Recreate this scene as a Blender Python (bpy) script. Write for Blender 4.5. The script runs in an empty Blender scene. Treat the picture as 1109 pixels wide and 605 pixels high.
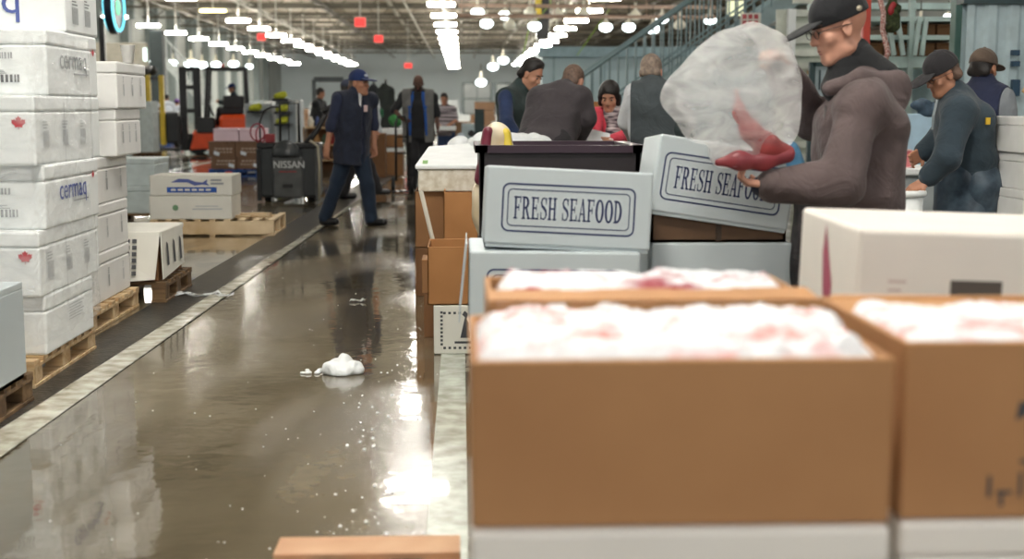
import bpy, bmesh, math, random
import numpy as np
from mathutils import Vector, Matrix, Euler
random.seed(7)
SC = bpy.context.scene
COL = SC.collection
PI = math.pi
V3 = Vector

# ------------------------------------------------------------------ camera
W_, H_, FPX = 1109, 605, 1400.0
PITCH = math.atan(186.5/FPX)
YAW = math.atan(54.5/FPX*math.cos(PITCH))
CAMZ = 1.3
cam_d = bpy.data.cameras.new('camera'); cam = bpy.data.objects.new('camera', cam_d); COL.objects.link(cam)
cam.location = (0, 0, CAMZ)
cam.rotation_euler = (PI/2-PITCH, 0, -YAW)
cam_d.sensor_width = 36.0
cam_d.lens = 36.0*FPX/W_
cam_d.clip_start = 0.05; cam_d.clip_end = 400
cam_d.dof.use_dof = True
cam_d.dof.focus_distance = 7.2
cam_d.dof.aperture_fstop = cam_d.lens/20.5
SC.camera = cam
RC = Matrix.Rotation(-YAW, 3, 'Z') @ Matrix.Rotation(PI/2-PITCH, 3, 'X')

def ray(x, y):
    return RC @ V3(((x-W_/2)/FPX, (H_/2-y)/FPX, -1.0))
def P(x, y, Y):
    """the point at distance Y down the hall that the photograph shows at pixel x, y"""
    r = ray(x, y); t = Y/r.y
    return V3((r.x*t, Y, CAMZ+r.z*t))
def depth_at(x, y, X):
    r = ray(x, y); return r.y*X/r.x
def G(x, y, z=0.0):
    r = ray(x, y); t = (z-CAMZ)/r.z
    return V3((r.x*t, r.y*t, z))

# ------------------------------------------------------------------ materials
def lin(c):
    c = c/255.0
    return c/12.92 if c <= 0.04045 else ((c+0.055)/1.055)**2.4
def L3(rgb): return (lin(rgb[0]), lin(rgb[1]), lin(rgb[2]), 1)
_m = {}
def mat(name, rgb, rough=0.6, var=0.08, scale=6.0, bump=0.0, bscale=40.0, metal=0.0, spec=0.5, alpha=1.0, trans=0.0, emit=0.0, rgb2=None, coat=0.0, detail=3.0, stretch=None, thin=False, sheen=0.0, bdist=0.02):
    if name in _m: return _m[name]
    m = bpy.data.materials.new(name); m.use_nodes = True
    nt = m.node_tree; N = nt.nodes; K = nt.links
    b = N['Principled BSDF']
    b.inputs['Roughness'].default_value = rough
    b.inputs['Metallic'].default_value = metal
    b.inputs['Specular IOR Level'].default_value = spec
    b.inputs['Alpha'].default_value = alpha
    b.inputs['Transmission Weight'].default_value = trans
    b.inputs['Coat Weight'].default_value = coat
    b.inputs['Sheen Weight'].default_value = sheen
    c1 = L3(rgb)
    if rgb2 is None: c2 = tuple(max(0, v*(1-var*2.2)) for v in c1[:3])+(1,)
    else: c2 = L3(rgb2)
    tc = N.new('ShaderNodeTexCoord')
    mp = N.new('ShaderNodeMapping'); K.new(tc.outputs['Object'], mp.inputs['Vector'])
    if stretch: mp.inputs['Scale'].default_value = stretch
    n = N.new('ShaderNodeTexNoise'); n.inputs['Scale'].default_value = scale; n.inputs['Detail'].default_value = detail
    K.new(mp.outputs['Vector'], n.inputs['Vector'])
    r = N.new('ShaderNodeValToRGB'); r.color_ramp.elements[0].position = 0.35; r.color_ramp.elements[1].position = 0.65
    r.color_ramp.elements[0].color = c2; r.color_ramp.elements[1].color = c1
    K.new(n.outputs['Fac'], r.inputs['Fac']); K.new(r.outputs['Color'], b.inputs['Base Color'])
    if bump:
        n2 = N.new('ShaderNodeTexNoise'); n2.inputs['Scale'].default_value = bscale; n2.inputs['Detail'].default_value = 4
        K.new(mp.outputs['Vector'], n2.inputs['Vector'])
        bp = N.new('ShaderNodeBump'); bp.inputs['Strength'].default_value = bump; bp.inputs['Distance'].default_value = bdist
        if bdist > .02: n2.inputs['Distortion'].default_value = 1.2; n2.inputs['Detail'].default_value = 3
        K.new(n2.outputs['Fac'], bp.inputs['Height']); K.new(bp.outputs['Normal'], b.inputs['Normal'])
    if emit:
        b.inputs['Emission Color'].default_value = c1; b.inputs['Emission Strength'].default_value = emit
    _m[name] = m
    return m

# ------------------------------------------------------------------ objects
def setp(o, label=None, cat=None, group=None, kind=None):
    if label: o['label'] = label
    if cat: o['category'] = cat
    if group: o['group'] = group
    if kind: o['kind'] = kind
    return o
def root(name, label, cat, loc=(0, 0, 0), rz=0.0, group=None, rot=None):
    o = bpy.data.objects.new(name, None); COL.objects.link(o)
    o.empty_display_size = 0.1
    o.location = loc; o.rotation_euler = rot if rot else (0, 0, rz)
    return setp(o, label, cat, group)

class MB:
    def __init__(s): s.v = []; s.f = []
    def add(s, vs, fs):
        n = len(s.v); s.v += [tuple(v) for v in vs]; s.f += [tuple(i+n for i in f) for f in fs]; return s
    def box(s, x0, x1, y0, y1, z0, z1):
        return s.add([(x0,y0,z0),(x1,y0,z0),(x1,y1,z0),(x0,y1,z0),(x0,y0,z1),(x1,y0,z1),(x1,y1,z1),(x0,y1,z1)],
                     [(0,3,2,1),(4,5,6,7),(0,1,5,4),(1,2,6,5),(2,3,7,6),(3,0,4,7)])
    def obox(s, c, size, R=None):
        R = R or Matrix.Identity(3); c = V3(c); a, b, d = [q/2 for q in size]
        vs = [c + R @ V3(p) for p in [(-a,-b,-d),(a,-b,-d),(a,b,-d),(-a,b,-d),(-a,-b,d),(a,-b,d),(a,b,d),(-a,b,d)]]
        return s.add(vs, [(0,3,2,1),(4,5,6,7),(0,1,5,4),(1,2,6,5),(2,3,7,6),(3,0,4,7)])
    def bar(s, p0, p1, w, h=None):
        p0, p1 = V3(p0), V3(p1); d = p1-p0; h = h or w
        q = d.to_track_quat('Z', 'Y').to_matrix()
        return s.obox((p0+p1)/2, (w, h, d.length), q)
    def cyl(s, p0, p1, r0, r1=None, n=20):
        r1 = r0 if r1 is None else r1
        p0, p1 = V3(p0), V3(p1); d = p1-p0
        q = d.to_track_quat('Z', 'Y').to_matrix()
        vs = []
        for p, r in ((p0, r0), (p1, r1)):
            for i in range(n):
                a = 2*PI*i/n; vs.append(p + q @ V3((r*math.cos(a), r*math.sin(a), 0)))
        fs = [(i, (i+1) % n, n+(i+1) % n, n+i) for i in range(n)]
        fs += [tuple(reversed(range(n))), tuple(range(n, 2*n))]
        return s.add(vs, fs)
    def tube(s, pts, r, n=8, closed=False):
        pts = [V3(p) for p in pts]; m = len(pts); vs = []; fs = []
        up = V3((0, 0, 1)); prev = None
        for i, p in enumerate(pts):
            if closed: t = pts[(i+1) % m]-pts[i-1]
            else: t = pts[min(i+1, m-1)]-pts[max(i-1, 0)]
            t.normalize()
            if prev is None:
                a = t.cross(up)
                if a.length < 1e-3: a = t.cross(V3((1, 0, 0)))
            else: a = prev - t*prev.dot(t)
            a.normalize(); prev = a; b = t.cross(a)
            rr = r[i] if isinstance(r, (list, tuple)) else r
            for k in range(n):
                an = 2*PI*k/n; vs.append(p + a*rr*math.cos(an) + b*rr*math.sin(an))
        for i in range(m if closed else m-1):
            j = (i+1) % m
            for k in range(n):
                fs.append((i*n+k, i*n+(k+1) % n, j*n+(k+1) % n, j*n+k))
        if not closed:
            fs.append(tuple(reversed(range(n)))); fs.append(tuple(range((m-1)*n, m*n)))
        return s.add(vs, fs)
    def lathe(s, prof, c=(0, 0, 0), n=24):
        vs = []; fs = []; m = len(prof)
        for r, z in prof:
            for i in range(n):
                a = 2*PI*i/n; vs.append((c[0]+r*math.cos(a), c[1]+r*math.sin(a), c[2]+z))
        for j in range(m-1):
            for i in range(n):
                fs.append((j*n+i, j*n+(i+1) % n, (j+1)*n+(i+1) % n, (j+1)*n+i))
        fs.append(tuple(reversed(range(n)))); fs.append(tuple(range((m-1)*n, m*n)))
        return s.add(vs, fs)
    def prism(s, poly, o, u, v, t):
        """outline poly (2-D) laid from o along u, v; thickness vector t"""
        o, u, v, t = V3(o), V3(u), V3(v), V3(t); n = len(poly)
        a = [o+u*p[0]+v*p[1] for p in poly]; b = [q+t for q in a]
        return s.add(a+b, [tuple(reversed(range(n))), tuple(range(n, 2*n))] + [(i, (i+1) % n, n+(i+1) % n, n+i) for i in range(n)])
    def flat(s, polys, o, u, v):
        o, u, v = V3(o), V3(u), V3(v)
        for poly in polys:
            s.add([o+u*p[0]+v*p[1] for p in poly], [tuple(range(len(poly)))])
        return s

def mesh_obj(name, mb, material, parent=None, loc=None, rot=None, bevel=0.0, smooth=False, label=None, kind=None, seg=2):
    me = bpy.data.meshes.new(name); me.from_pydata(mb.v, [], mb.f); me.update()
    if bevel:
        bm = bmesh.new(); bm.from_mesh(me)
        bmesh.ops.recalc_face_normals(bm, faces=bm.faces)
        bmesh.ops.bevel(bm, geom=list(bm.edges), offset=bevel, segments=seg, profile=0.5, affect='EDGES', clamp_overlap=True)
        bm.to_mesh(me); bm.free()
    else:
        bm = bmesh.new(); bm.from_mesh(me); bmesh.ops.recalc_face_normals(bm, faces=bm.faces); bm.to_mesh(me); bm.free()
    if smooth:
        for p in me.polygons: p.use_smooth = True
    me.materials.append(material)
    o = bpy.data.objects.new(name, me); COL.objects.link(o)
    if parent: o.parent = parent
    if loc is not None: o.location = loc
    if rot is not None: o.rotation_euler = rot
    if label: o['label'] = label
    if kind: o['kind'] = kind
    return o
part = mesh_obj
def single(name, mb, material, label, cat, group=None, kind=None, **k):
    return setp(mesh_obj(name, mb, material, **k), label, cat, group, kind)
def struct(name, mb, material, label=None, **k):
    o = mesh_obj(name, mb, material, **k); o['kind'] = 'structure'
    if label: o['label'] = label
    return o
def kids(o): return [c for c in bpy.data.objects if c.parent == o]
def copy_thing(o, loc=None, rz=None, label=None, group=None, scale=None):
    def rec(src, par):
        c = src.copy(); COL.objects.link(c)
        if par is not None: c.parent = par
        for ch in kids(src): rec(ch, c)
        return c
    r = rec(o, None)
    if loc is not None: r.location = loc
    if rz is not None: r.rotation_euler = (0, 0, rz)
    if scale: r.scale = scale
    if label: r['label'] = label
    if group: r['group'] = group
    return r

def text_obj(name, s, size, material, parent, loc, rot, xs=1.0, weight=0.0, extr=0.0006, label=None):
    c = bpy.data.curves.new(name, 'FONT'); c.body = s; c.size = size; c.extrude = extr; c.offset = weight
    c.align_x = 'CENTER'; c.align_y = 'CENTER'; c.resolution_u = 3
    t = bpy.data.objects.new(name, c)
    me = bpy.data.meshes.new_from_object(t)
    bpy.data.objects.remove(t)
    for v in me.vertices: v.co.x *= xs
    me.materials.clear(); me.materials.append(material)
    o = bpy.data.objects.new(name, me); COL.objects.link(o)
    if parent: o.parent = parent
    o.location = loc; o.rotation_euler = rot
    if label: o['label'] = label
    return o
FRONT = (PI/2, 0, 0)            # faces the camera (-Y)
SIDE = (PI/2, 0, PI/2)          # faces +X
LSIDE = (PI/2, 0, -PI/2)        # faces -X

# ------------------------------------------------------------------ serif capitals for printed crates
def _ring(cx, cy, ro, so, ri, si, a0, a1, n=16):
    out = []
    for i in range(n):
        t0 = math.radians(a0+(a1-a0)*i/n); t1 = math.radians(a0+(a1-a0)*(i+1)/n)
        out.append([(cx+ro*math.cos(t0), cy+so*math.sin(t0)), (cx+ro*math.cos(t1), cy+so*math.sin(t1)),
                    (cx+ri*math.cos(t1), cy+si*math.sin(t1)), (cx+ri*math.cos(t0), cy+si*math.sin(t0))])
    return out
def _r(x0, x1, y0, y1): return [(x0, y0), (x1, y0), (x1, y1), (x0, y1)]
def _stem(x, w=.13):
    return [_r(x, x+w, 0, 1), _r(x-.07, x+w+.07, 0, .05), _r(x-.07, x+w+.07, .95, 1)]
def glyph(ch):
    if ch == 'F': return _stem(.08)+[_r(.1, .55, .94, 1), _r(.5, .55, .74, 1), _r(.2, .42, .48, .54), _r(.38, .43, .38, .64)], .62
    if ch == 'E': return _stem(.08)+[_r(.1, .55, .94, 1), _r(.5, .55, .76, 1), _r(.2, .42, .48, .54), _r(.38, .43, .38, .64), _r(.1, .58, 0, .06), _r(.53, .58, 0, .26)], .66
    if ch == 'H': return _stem(.08)+_stem(.48)+[_r(.2, .5, .47, .54)], .72
    if ch == 'R': return _stem(.08)+_ring(.28, .74, .27, .26, .14, .2, -90, 90)+[_r(.2, .3, .94, 1), _r(.2, .3, .48, .54), [(.28, .5), (.42, .5), (.64, 0), (.5, 0)], _r(.46, .7, 0, .05)], .72
    if ch == 'D': return _stem(.08)+_ring(.24, .5, .4, .5, .26, .43, -90, 90)+[_r(.2, .26, .93, 1), _r(.2, .26, 0, .07)], .72
    if ch == 'O': return _ring(.36, .5, .33, .52, .19, .46, 0, 360, 28), .72
    if ch == 'A': return [[(.06, 0), (.12, 0), (.37, 1), (.31, 1)], [(.46, 0), (.6, 0), (.4, 1), (.29, 1)], _r(.15, .5, .3, .36), _r(0, .2, 0, .05), _r(.4, .68, 0, .05)], .68
    if ch == 'S':
        pts = [(.5, .76), (.46, .92), (.33, .99), (.17, .93), (.1, .77), (.16, .62), (.33, .52), (.48, .4), (.53, .24), (.44, .07), (.29, .01), (.13, .07), (.09, .25)]
        ws = [.03, .035, .04, .05, .07, .09, .1, .1, .07, .05, .04, .035, .03]
        out = []
        L = []; R = []
        for i, p in enumerate(pts):
            a = pts[max(i-1, 0)]; b = pts[min(i+1, len(pts)-1)]
            dx, dy = b[0]-a[0], b[1]-a[1]; l = math.hypot(dx, dy)
            L.append((p[0]-dy/l*ws[i]*.62, p[1]+dx/l*ws[i]*.62)); R.append((p[0]+dy/l*ws[i]*.62, p[1]-dx/l*ws[i]*.62))
        for i in range(len(pts)-1): out.append([L[i], L[i+1], R[i+1], R[i]])
        out += [_r(.48, .53, .7, .98), _r(.07, .12, .02, .32)]
        return out, .62
    return [], .3
def serif_text(s, width, height):
    polys = []; x = 0
    for ch in s:
        g, adv = glyph(ch)
        polys += [[(p[0]+x, p[1]) for p in q] for q in g]; x += adv+.05
    out = []
    for q in polys:          # printed letters spread a little: widen every stroke
        cx = sum(p[0] for p in q)/len(q); cy = sum(p[1] for p in q)/len(q); r = []
        for p in q:
            dx, dy = p[0]-cx, p[1]-cy; l = math.hypot(dx, dy)+1e-9
            r.append((p[0]+dx/l*.026, p[1]+dy/l*.02))
        out.append([(p[0]*width/x-width/2, p[1]*height-height/2) for p in r])
    return out
def rr_frame(w, h, r, t):
    """rounded rectangle line frame as quads"""
    def outl(w, h, r):
        pts = []
        for cx, cy, a0 in ((w/2-r, h/2-r, 0), (-w/2+r, h/2-r, 90), (-w/2+r, -h/2+r, 180), (w/2-r, -h/2+r, 270)):
            for i in range(7):
                a = math.radians(a0+15*i); pts.append((cx+r*math.cos(a), cy+r*math.sin(a)))
        return pts
    A = outl(w, h, r); B = outl(w-2*t, h-2*t, max(r-t, .001)); n = len(A)
    return [[A[i], A[(i+1) % n], B[(i+1) % n], B[i]] for i in range(n)]
LEAF = [(0,-1),(.05,-.45),(.55,-.55),(.48,-.32),(.98,.12),(.86,.2),(.97,.55),(.66,.48),(.58,.66),(.3,.35),(.4,.85),(.2,.74),(0,1.05)]
LEAF = LEAF+[(-x, y) for x, y in reversed(LEAF[1:-1])]

# ------------------------------------------------------------------ smooth solids (signed distance grid -> surface)
def surf_net(F, o, h):
    S = F < 0
    c = np.zeros([q-1 for q in F.shape], np.int8)
    offs = [(i, j, k) for i in (0, 1) for j in (0, 1) for k in (0, 1)]
    nx, ny, nz = F.shape
    for i, j, k in offs: c += S[i:nx-1+i, j:ny-1+j, k:nz-1+k]
    act = (c > 0) & (c < 8)
    idx = np.argwhere(act)
    ids = np.full(act.shape, -1, np.int64); ids[act] = np.arange(len(idx))
    pos = np.zeros((len(idx), 3)); cnt = np.zeros(len(idx))
    for a in offs:
        for ax in range(3):
            if a[ax]: continue
            b = list(a); b[ax] = 1
            fa = F[idx[:, 0]+a[0], idx[:, 1]+a[1], idx[:, 2]+a[2]]; fb = F[idx[:, 0]+b[0], idx[:, 1]+b[1], idx[:, 2]+b[2]]
            cr = (fa < 0) != (fb < 0)
            t = np.where(cr, fa/np.where(cr, fa-fb, 1), 0)
            for d in range(3):
                pos[:, d] += np.where(cr, a[d] + (t if d == ax else 0), 0)
            cnt += cr
    V = np.array(o) + h*(idx + pos/cnt[:, None])
    faces = []
    for ax in range(3):
        sl0 = [slice(None)]*3; sl1 = [slice(None)]*3
        sl0[ax] = slice(0, -1); sl1[ax] = slice(1, None)
        d = S[tuple(sl0)] != S[tuple(sl1)]
        e = np.argwhere(d)
        b, c2 = [q for q in range(3) if q != ax]
        ok = (e[:, b] > 0) & (e[:, c2] > 0) & (e[:, b] < F.shape[b]-1) & (e[:, c2] < F.shape[c2]-1)
        e = e[ok]
        sgn = S[e[:, 0], e[:, 1], e[:, 2]]
        q = []
        for db, dc in ((-1, -1), (0, -1), (0, 0), (-1, 0)):
            w = e.copy(); w[:, b] += db; w[:, c2] += dc
            q.append(ids[w[:, 0], w[:, 1], w[:, 2]])
        q = np.stack(q, 1)
        flip = sgn ^ (ax == 1)
        q[~flip] = q[~flip][:, ::-1]
        faces.append(q)
    return V, np.concatenate(faces)

def vn(a): return np.array(a, np.float32)
class Solid:
    def __init__(s, h=.006): s.ops = []; s.h = h; s.cuts = []; s.noise = None
    def _op(s, lo, hi, fn, k, mode): s.ops.append((np.minimum(lo, hi), np.maximum(lo, hi), fn, k, mode)); return s
    def cap(s, a, b, ra, rb=None, k=.02, side=None, q=1.0, mode='add'):
        rb = ra if rb is None else rb
        a, b = vn(a), vn(b); ab = b-a; l2 = float(ab@ab)+1e-9; m = max(ra, rb)*max(q, 1)
        sv = None if side is None else vn(side)/np.linalg.norm(vn(side))
        def fn(X):
            v = X-a; t = np.clip((v@ab)/l2, 0, 1)
            v = v-t[..., None]*ab
            if sv is not None:
                vs = v@sv; v = v+(vs*(1/q-1))[..., None]*sv
            return np.sqrt((v*v).sum(-1))-(ra+(rb-ra)*t)
        return s._op(np.minimum(a, b)-m, np.maximum(a, b)+m, fn, k, mode)
    def ell(s, c, r, R=None, k=.02, mode='add'):
        c, r = vn(c), vn(r); Rm = np.eye(3, dtype=np.float32) if R is None else np.array(R, np.float32)
        m = float(r.max()); mn = float(r.min())
        def fn(X):
            v = (X-c)@Rm          # columns of R are the local axes
            k0 = np.sqrt(((v/r)**2).sum(-1)); k1 = np.sqrt(((v/r**2)**2).sum(-1))+1e-6
            return k0*(k0-1)/k1
        return s._op(c-m, c+m, fn, k, mode)
    def rbox(s, c, half, R=None, rad=.01, k=.01, mode='add'):
        c, hf = vn(c), vn(half)-rad; Rm = np.eye(3, dtype=np.float32) if R is None else np.array(R, np.float32)
        m = float(np.linalg.norm(vn(half)))
        def fn(X):
            v = np.abs((X-c)@Rm)-hf
            return np.sqrt((np.maximum(v, 0)**2).sum(-1))+np.minimum(v.max(-1), 0)-rad
        return s._op(c-m, c+m, fn, k, mode)
    def cutnow(s, p, n):
        s.ops.append((vn((-9, -9, -9)), vn((9, 9, 9)), (vn(p), vn(n)/np.linalg.norm(vn(n))), 0.0, 'plane')); return s
    def cut(s, p, n): s.cuts.append((vn(p), vn(n)/np.linalg.norm(vn(n)))); return s
    def mesh(s):
        h = s.h; add = [o for o in s.ops if o[4] == 'add']
        lo = np.min([o[0] for o in add], 0)-4*h-.01; hi = np.max([o[1] for o in add], 0)+4*h+.01
        n = np.ceil((hi-lo)/h).astype(int)+1
        ax = [lo[i]+h*np.arange(n[i], dtype=np.float32) for i in range(3)]
        F = np.full(tuple(n), 1.0, np.float32)
        for l, u, fn, k, mode in s.ops:
            mg = k+3*h+.012
            i0 = np.maximum(((l-mg-lo)/h).astype(int), 0); i1 = np.minimum(((u+mg-lo)/h).astype(int)+2, n)
            if (i1 <= i0).any(): continue
            sl = tuple(slice(i0[i], i1[i]) for i in range(3))
            if mode == 'plane':
                X, Y, Z = np.meshgrid(*ax, indexing='ij', sparse=True); p, nn = fn
                F = np.maximum(F, (X-p[0])*nn[0]+(Y-p[1])*nn[1]+(Z-p[2])*nn[2]).astype(np.float32); continue
            X = np.stack(np.meshgrid(*[ax[i][sl[i]] for i in range(3)], indexing='ij'), -1).astype(np.float32)
            d = fn(X); f = F[sl]
            if mode == 'add':
                e = np.maximum(k-np.abs(f-d), 0)/max(k, 1e-5); F[sl] = np.minimum(f, d)-e*e*k*.25
            else:
                d = -d; e = np.maximum(k-np.abs(f-d), 0)/max(k, 1e-5); F[sl] = np.maximum(f, d)+e*e*k*.25
        if s.noise:
            amp, fr, seed = s.noise
            rs = np.random.RandomState(seed)
            X, Y, Z = np.meshgrid(*ax, indexing='ij', sparse=True)
            tot = 0
            for i in range(5):
                d = rs.normal(size=3); d /= np.linalg.norm(d); f = fr*(.7+.5*i)
                w = rs.normal(size=3)*2.2
                tot = tot+np.sin(f*(d[0]*X+d[1]*Y+d[2]*Z)+rs.rand()*6+1.5*np.sin(w[0]*X*3+w[1]*Y*3+w[2]*Z*3))/(1+.5*i)
            F += (amp*tot*.5).astype(np.float32)
        if s.cuts:
            X, Y, Z = np.meshgrid(*ax, indexing='ij', sparse=True)
            for p, nn in s.cuts:
                F = np.maximum(F, (X-p[0])*nn[0]+(Y-p[1])*nn[1]+(Z-p[2])*nn[2])
        F[0] = F[-1] = 1; F[:, 0] = F[:, -1] = 1; F[:, :, 0] = F[:, :, -1] = 1
        return surf_net(F, lo, h)
    def build(s, name, material, parent=None, label=None, loc=None, kind=None):
        V, Fc = s.mesh()
        me = bpy.data.meshes.new(name)
        me.vertices.add(len(V)); me.vertices.foreach_set('co', V.astype(np.float32).ravel())
        me.loops.add(len(Fc)*4); me.loops.foreach_set('vertex_index', Fc.astype(np.int32).ravel())
        me.polygons.add(len(Fc)); me.polygons.foreach_set('loop_start', np.arange(0, len(Fc)*4, 4, dtype=np.int32))
        me.polygons.foreach_set('use_smooth', np.ones(len(Fc), bool))
        me.update(calc_edges=True); me.validate()
        me.materials.append(material)
        o = bpy.data.objects.new(name, me); COL.objects.link(o)
        if parent: o.parent = parent
        if loc is not None: o.location = loc
        if label: o['label'] = label
        if kind: o['kind'] = kind
        return o
# ------------------------------------------------------------------ people
def basis(f, up=(0, 0, 1)):
    f = V3(f).normalized(); s = f.cross(V3(up)).normalized(); u = s.cross(f).normalized()
    return s, f, u                      # s points to the person's right
def cols(s, f, u): return [[s[i], f[i], u[i]] for i in range(3)]

def hand_ops(S, w, d, n, thumb, r=1.0, curl=.5, spread=.021, k=.006):
    """w wrist, d direction of the fingers, n direction the palm faces, thumb = +1/-1 side"""
    w, d = V3(w), V3(d).normalized(); n = V3(n); n = (n-d*n.dot(d)).normalized(); t = d.cross(n)*thumb
    S.rbox(w+d*.048*r, (.042*r, .014*r, .048*r), cols(t, n, d), rad=.013*r, k=.012)
    S.cap(w-d*.02, w+d*.02*r, .026*r, .024*r, k=.02, side=t, q=1.15)
    for i, ln in enumerate((.072, .08, .075, .06)):
        b = w+d*.088*r+t*(.031-spread*i)*r
        a1 = curl*.7; a2 = curl*1.9; a3 = curl*2.6
        p = b
        for j, (fr, a) in enumerate(((.42, a1), (.32, a2), (.26, a3))):
            v = d*math.cos(a)+n*math.sin(a)+t*(.05-.035*i)
            q = p+v*ln*fr*r
            S.cap(p, q, (.0092-.0008*j)*r, (.0085-.0009*j)*r, k=k if j == 0 else .003); p = q
    b = w+d*.022*r+t*.03*r; m = b+(d*.55+t*.6+n*.35)*.036*r; e = m+(d*.8+t*.15+n*.5).normalized()*.03*r
    S.cap(b, m, .013*r, .0105*r, k=.012); S.cap(m, e, .0105*r, .0085*r, k=.004)

def head_ops(S, c, R, r=1.0, beard=False):
    s, f, u = R
    def q(x, y, z): return c+(s*x+f*y+u*z)*r
    M = cols(s, f, u)
    S.ell(q(0, -.008, .035), (.076*r, .097*r, .09*r), M, k=.02)
    S.ell(q(0, .03, -.045), (.058*r, .064*r, .078*r), M, k=.03)
    S.ell(q(0, .07, -.1), (.024*r, .02*r, .018*r), M, k=.025)
    S.cap(q(-.05, -.0, -.075), q(-.02, .065, -.1), .016*r, k=.025); S.cap(q(.05, 0, -.075), q(.02, .065, -.1), .016*r, k=.025)
    S.cap(q(-.035, .075, .027), q(.035, .075, .027), .013*r, k=.015)
    for e in (-1, 1):
        S.ell(q(e*.033, .094, .004), (.018*r, .014*r, .013*r), M, k=.012, mode='sub')
        S.ell(q(e*.032, .077, .003), (.014*r, .014*r, .013*r), M, k=.004)
        S.ell(q(e*.042, .066, -.028), (.02*r, .018*r, .018*r), M, k=.02)
        S.ell(q(e*.077, .006, -.008), (.010*r, .02*r, .033*r), M, k=.008)
        S.ell(q(e*.086, .011, -.004), (.006*r, .011*r, .02*r), M, k=.004, mode='sub')
    S.cap(q(0, .09, .012), q(0, .107, -.028), .008*r, .0125*r, k=.01)
    S.ell(q(-.013, .1, -.033), (.008*r, .01*r, .007*r), M, k=.006); S.ell(q(.013, .1, -.033), (.008*r, .01*r, .007*r), M, k=.006)
    S.ell(q(0, .084, -.06), (.024*r, .014*r, .008*r), M, k=.008); S.ell(q(0, .082, -.073), (.02*r, .013*r, .008*r), M, k=.006)
    S.cap(q(-.03, .1, -.066), q(.03, .1, -.066), .0025*r, k=.003, mode='sub')

SKIN = lambda n, rgb: mat('skin_'+n, rgb, .5, .06, 14, bump=.03, bscale=160)
SHOE = mat('boot_rubber', (22, 23, 27), .35, .2, 10)
EYEW = mat('eye_white', (176, 164, 156), .5, .02)
IRIS = mat('iris_dark', (35, 25, 20), .2, .02)
LIPM = mat('lip', (165, 95, 88), .5, .05)

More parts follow.
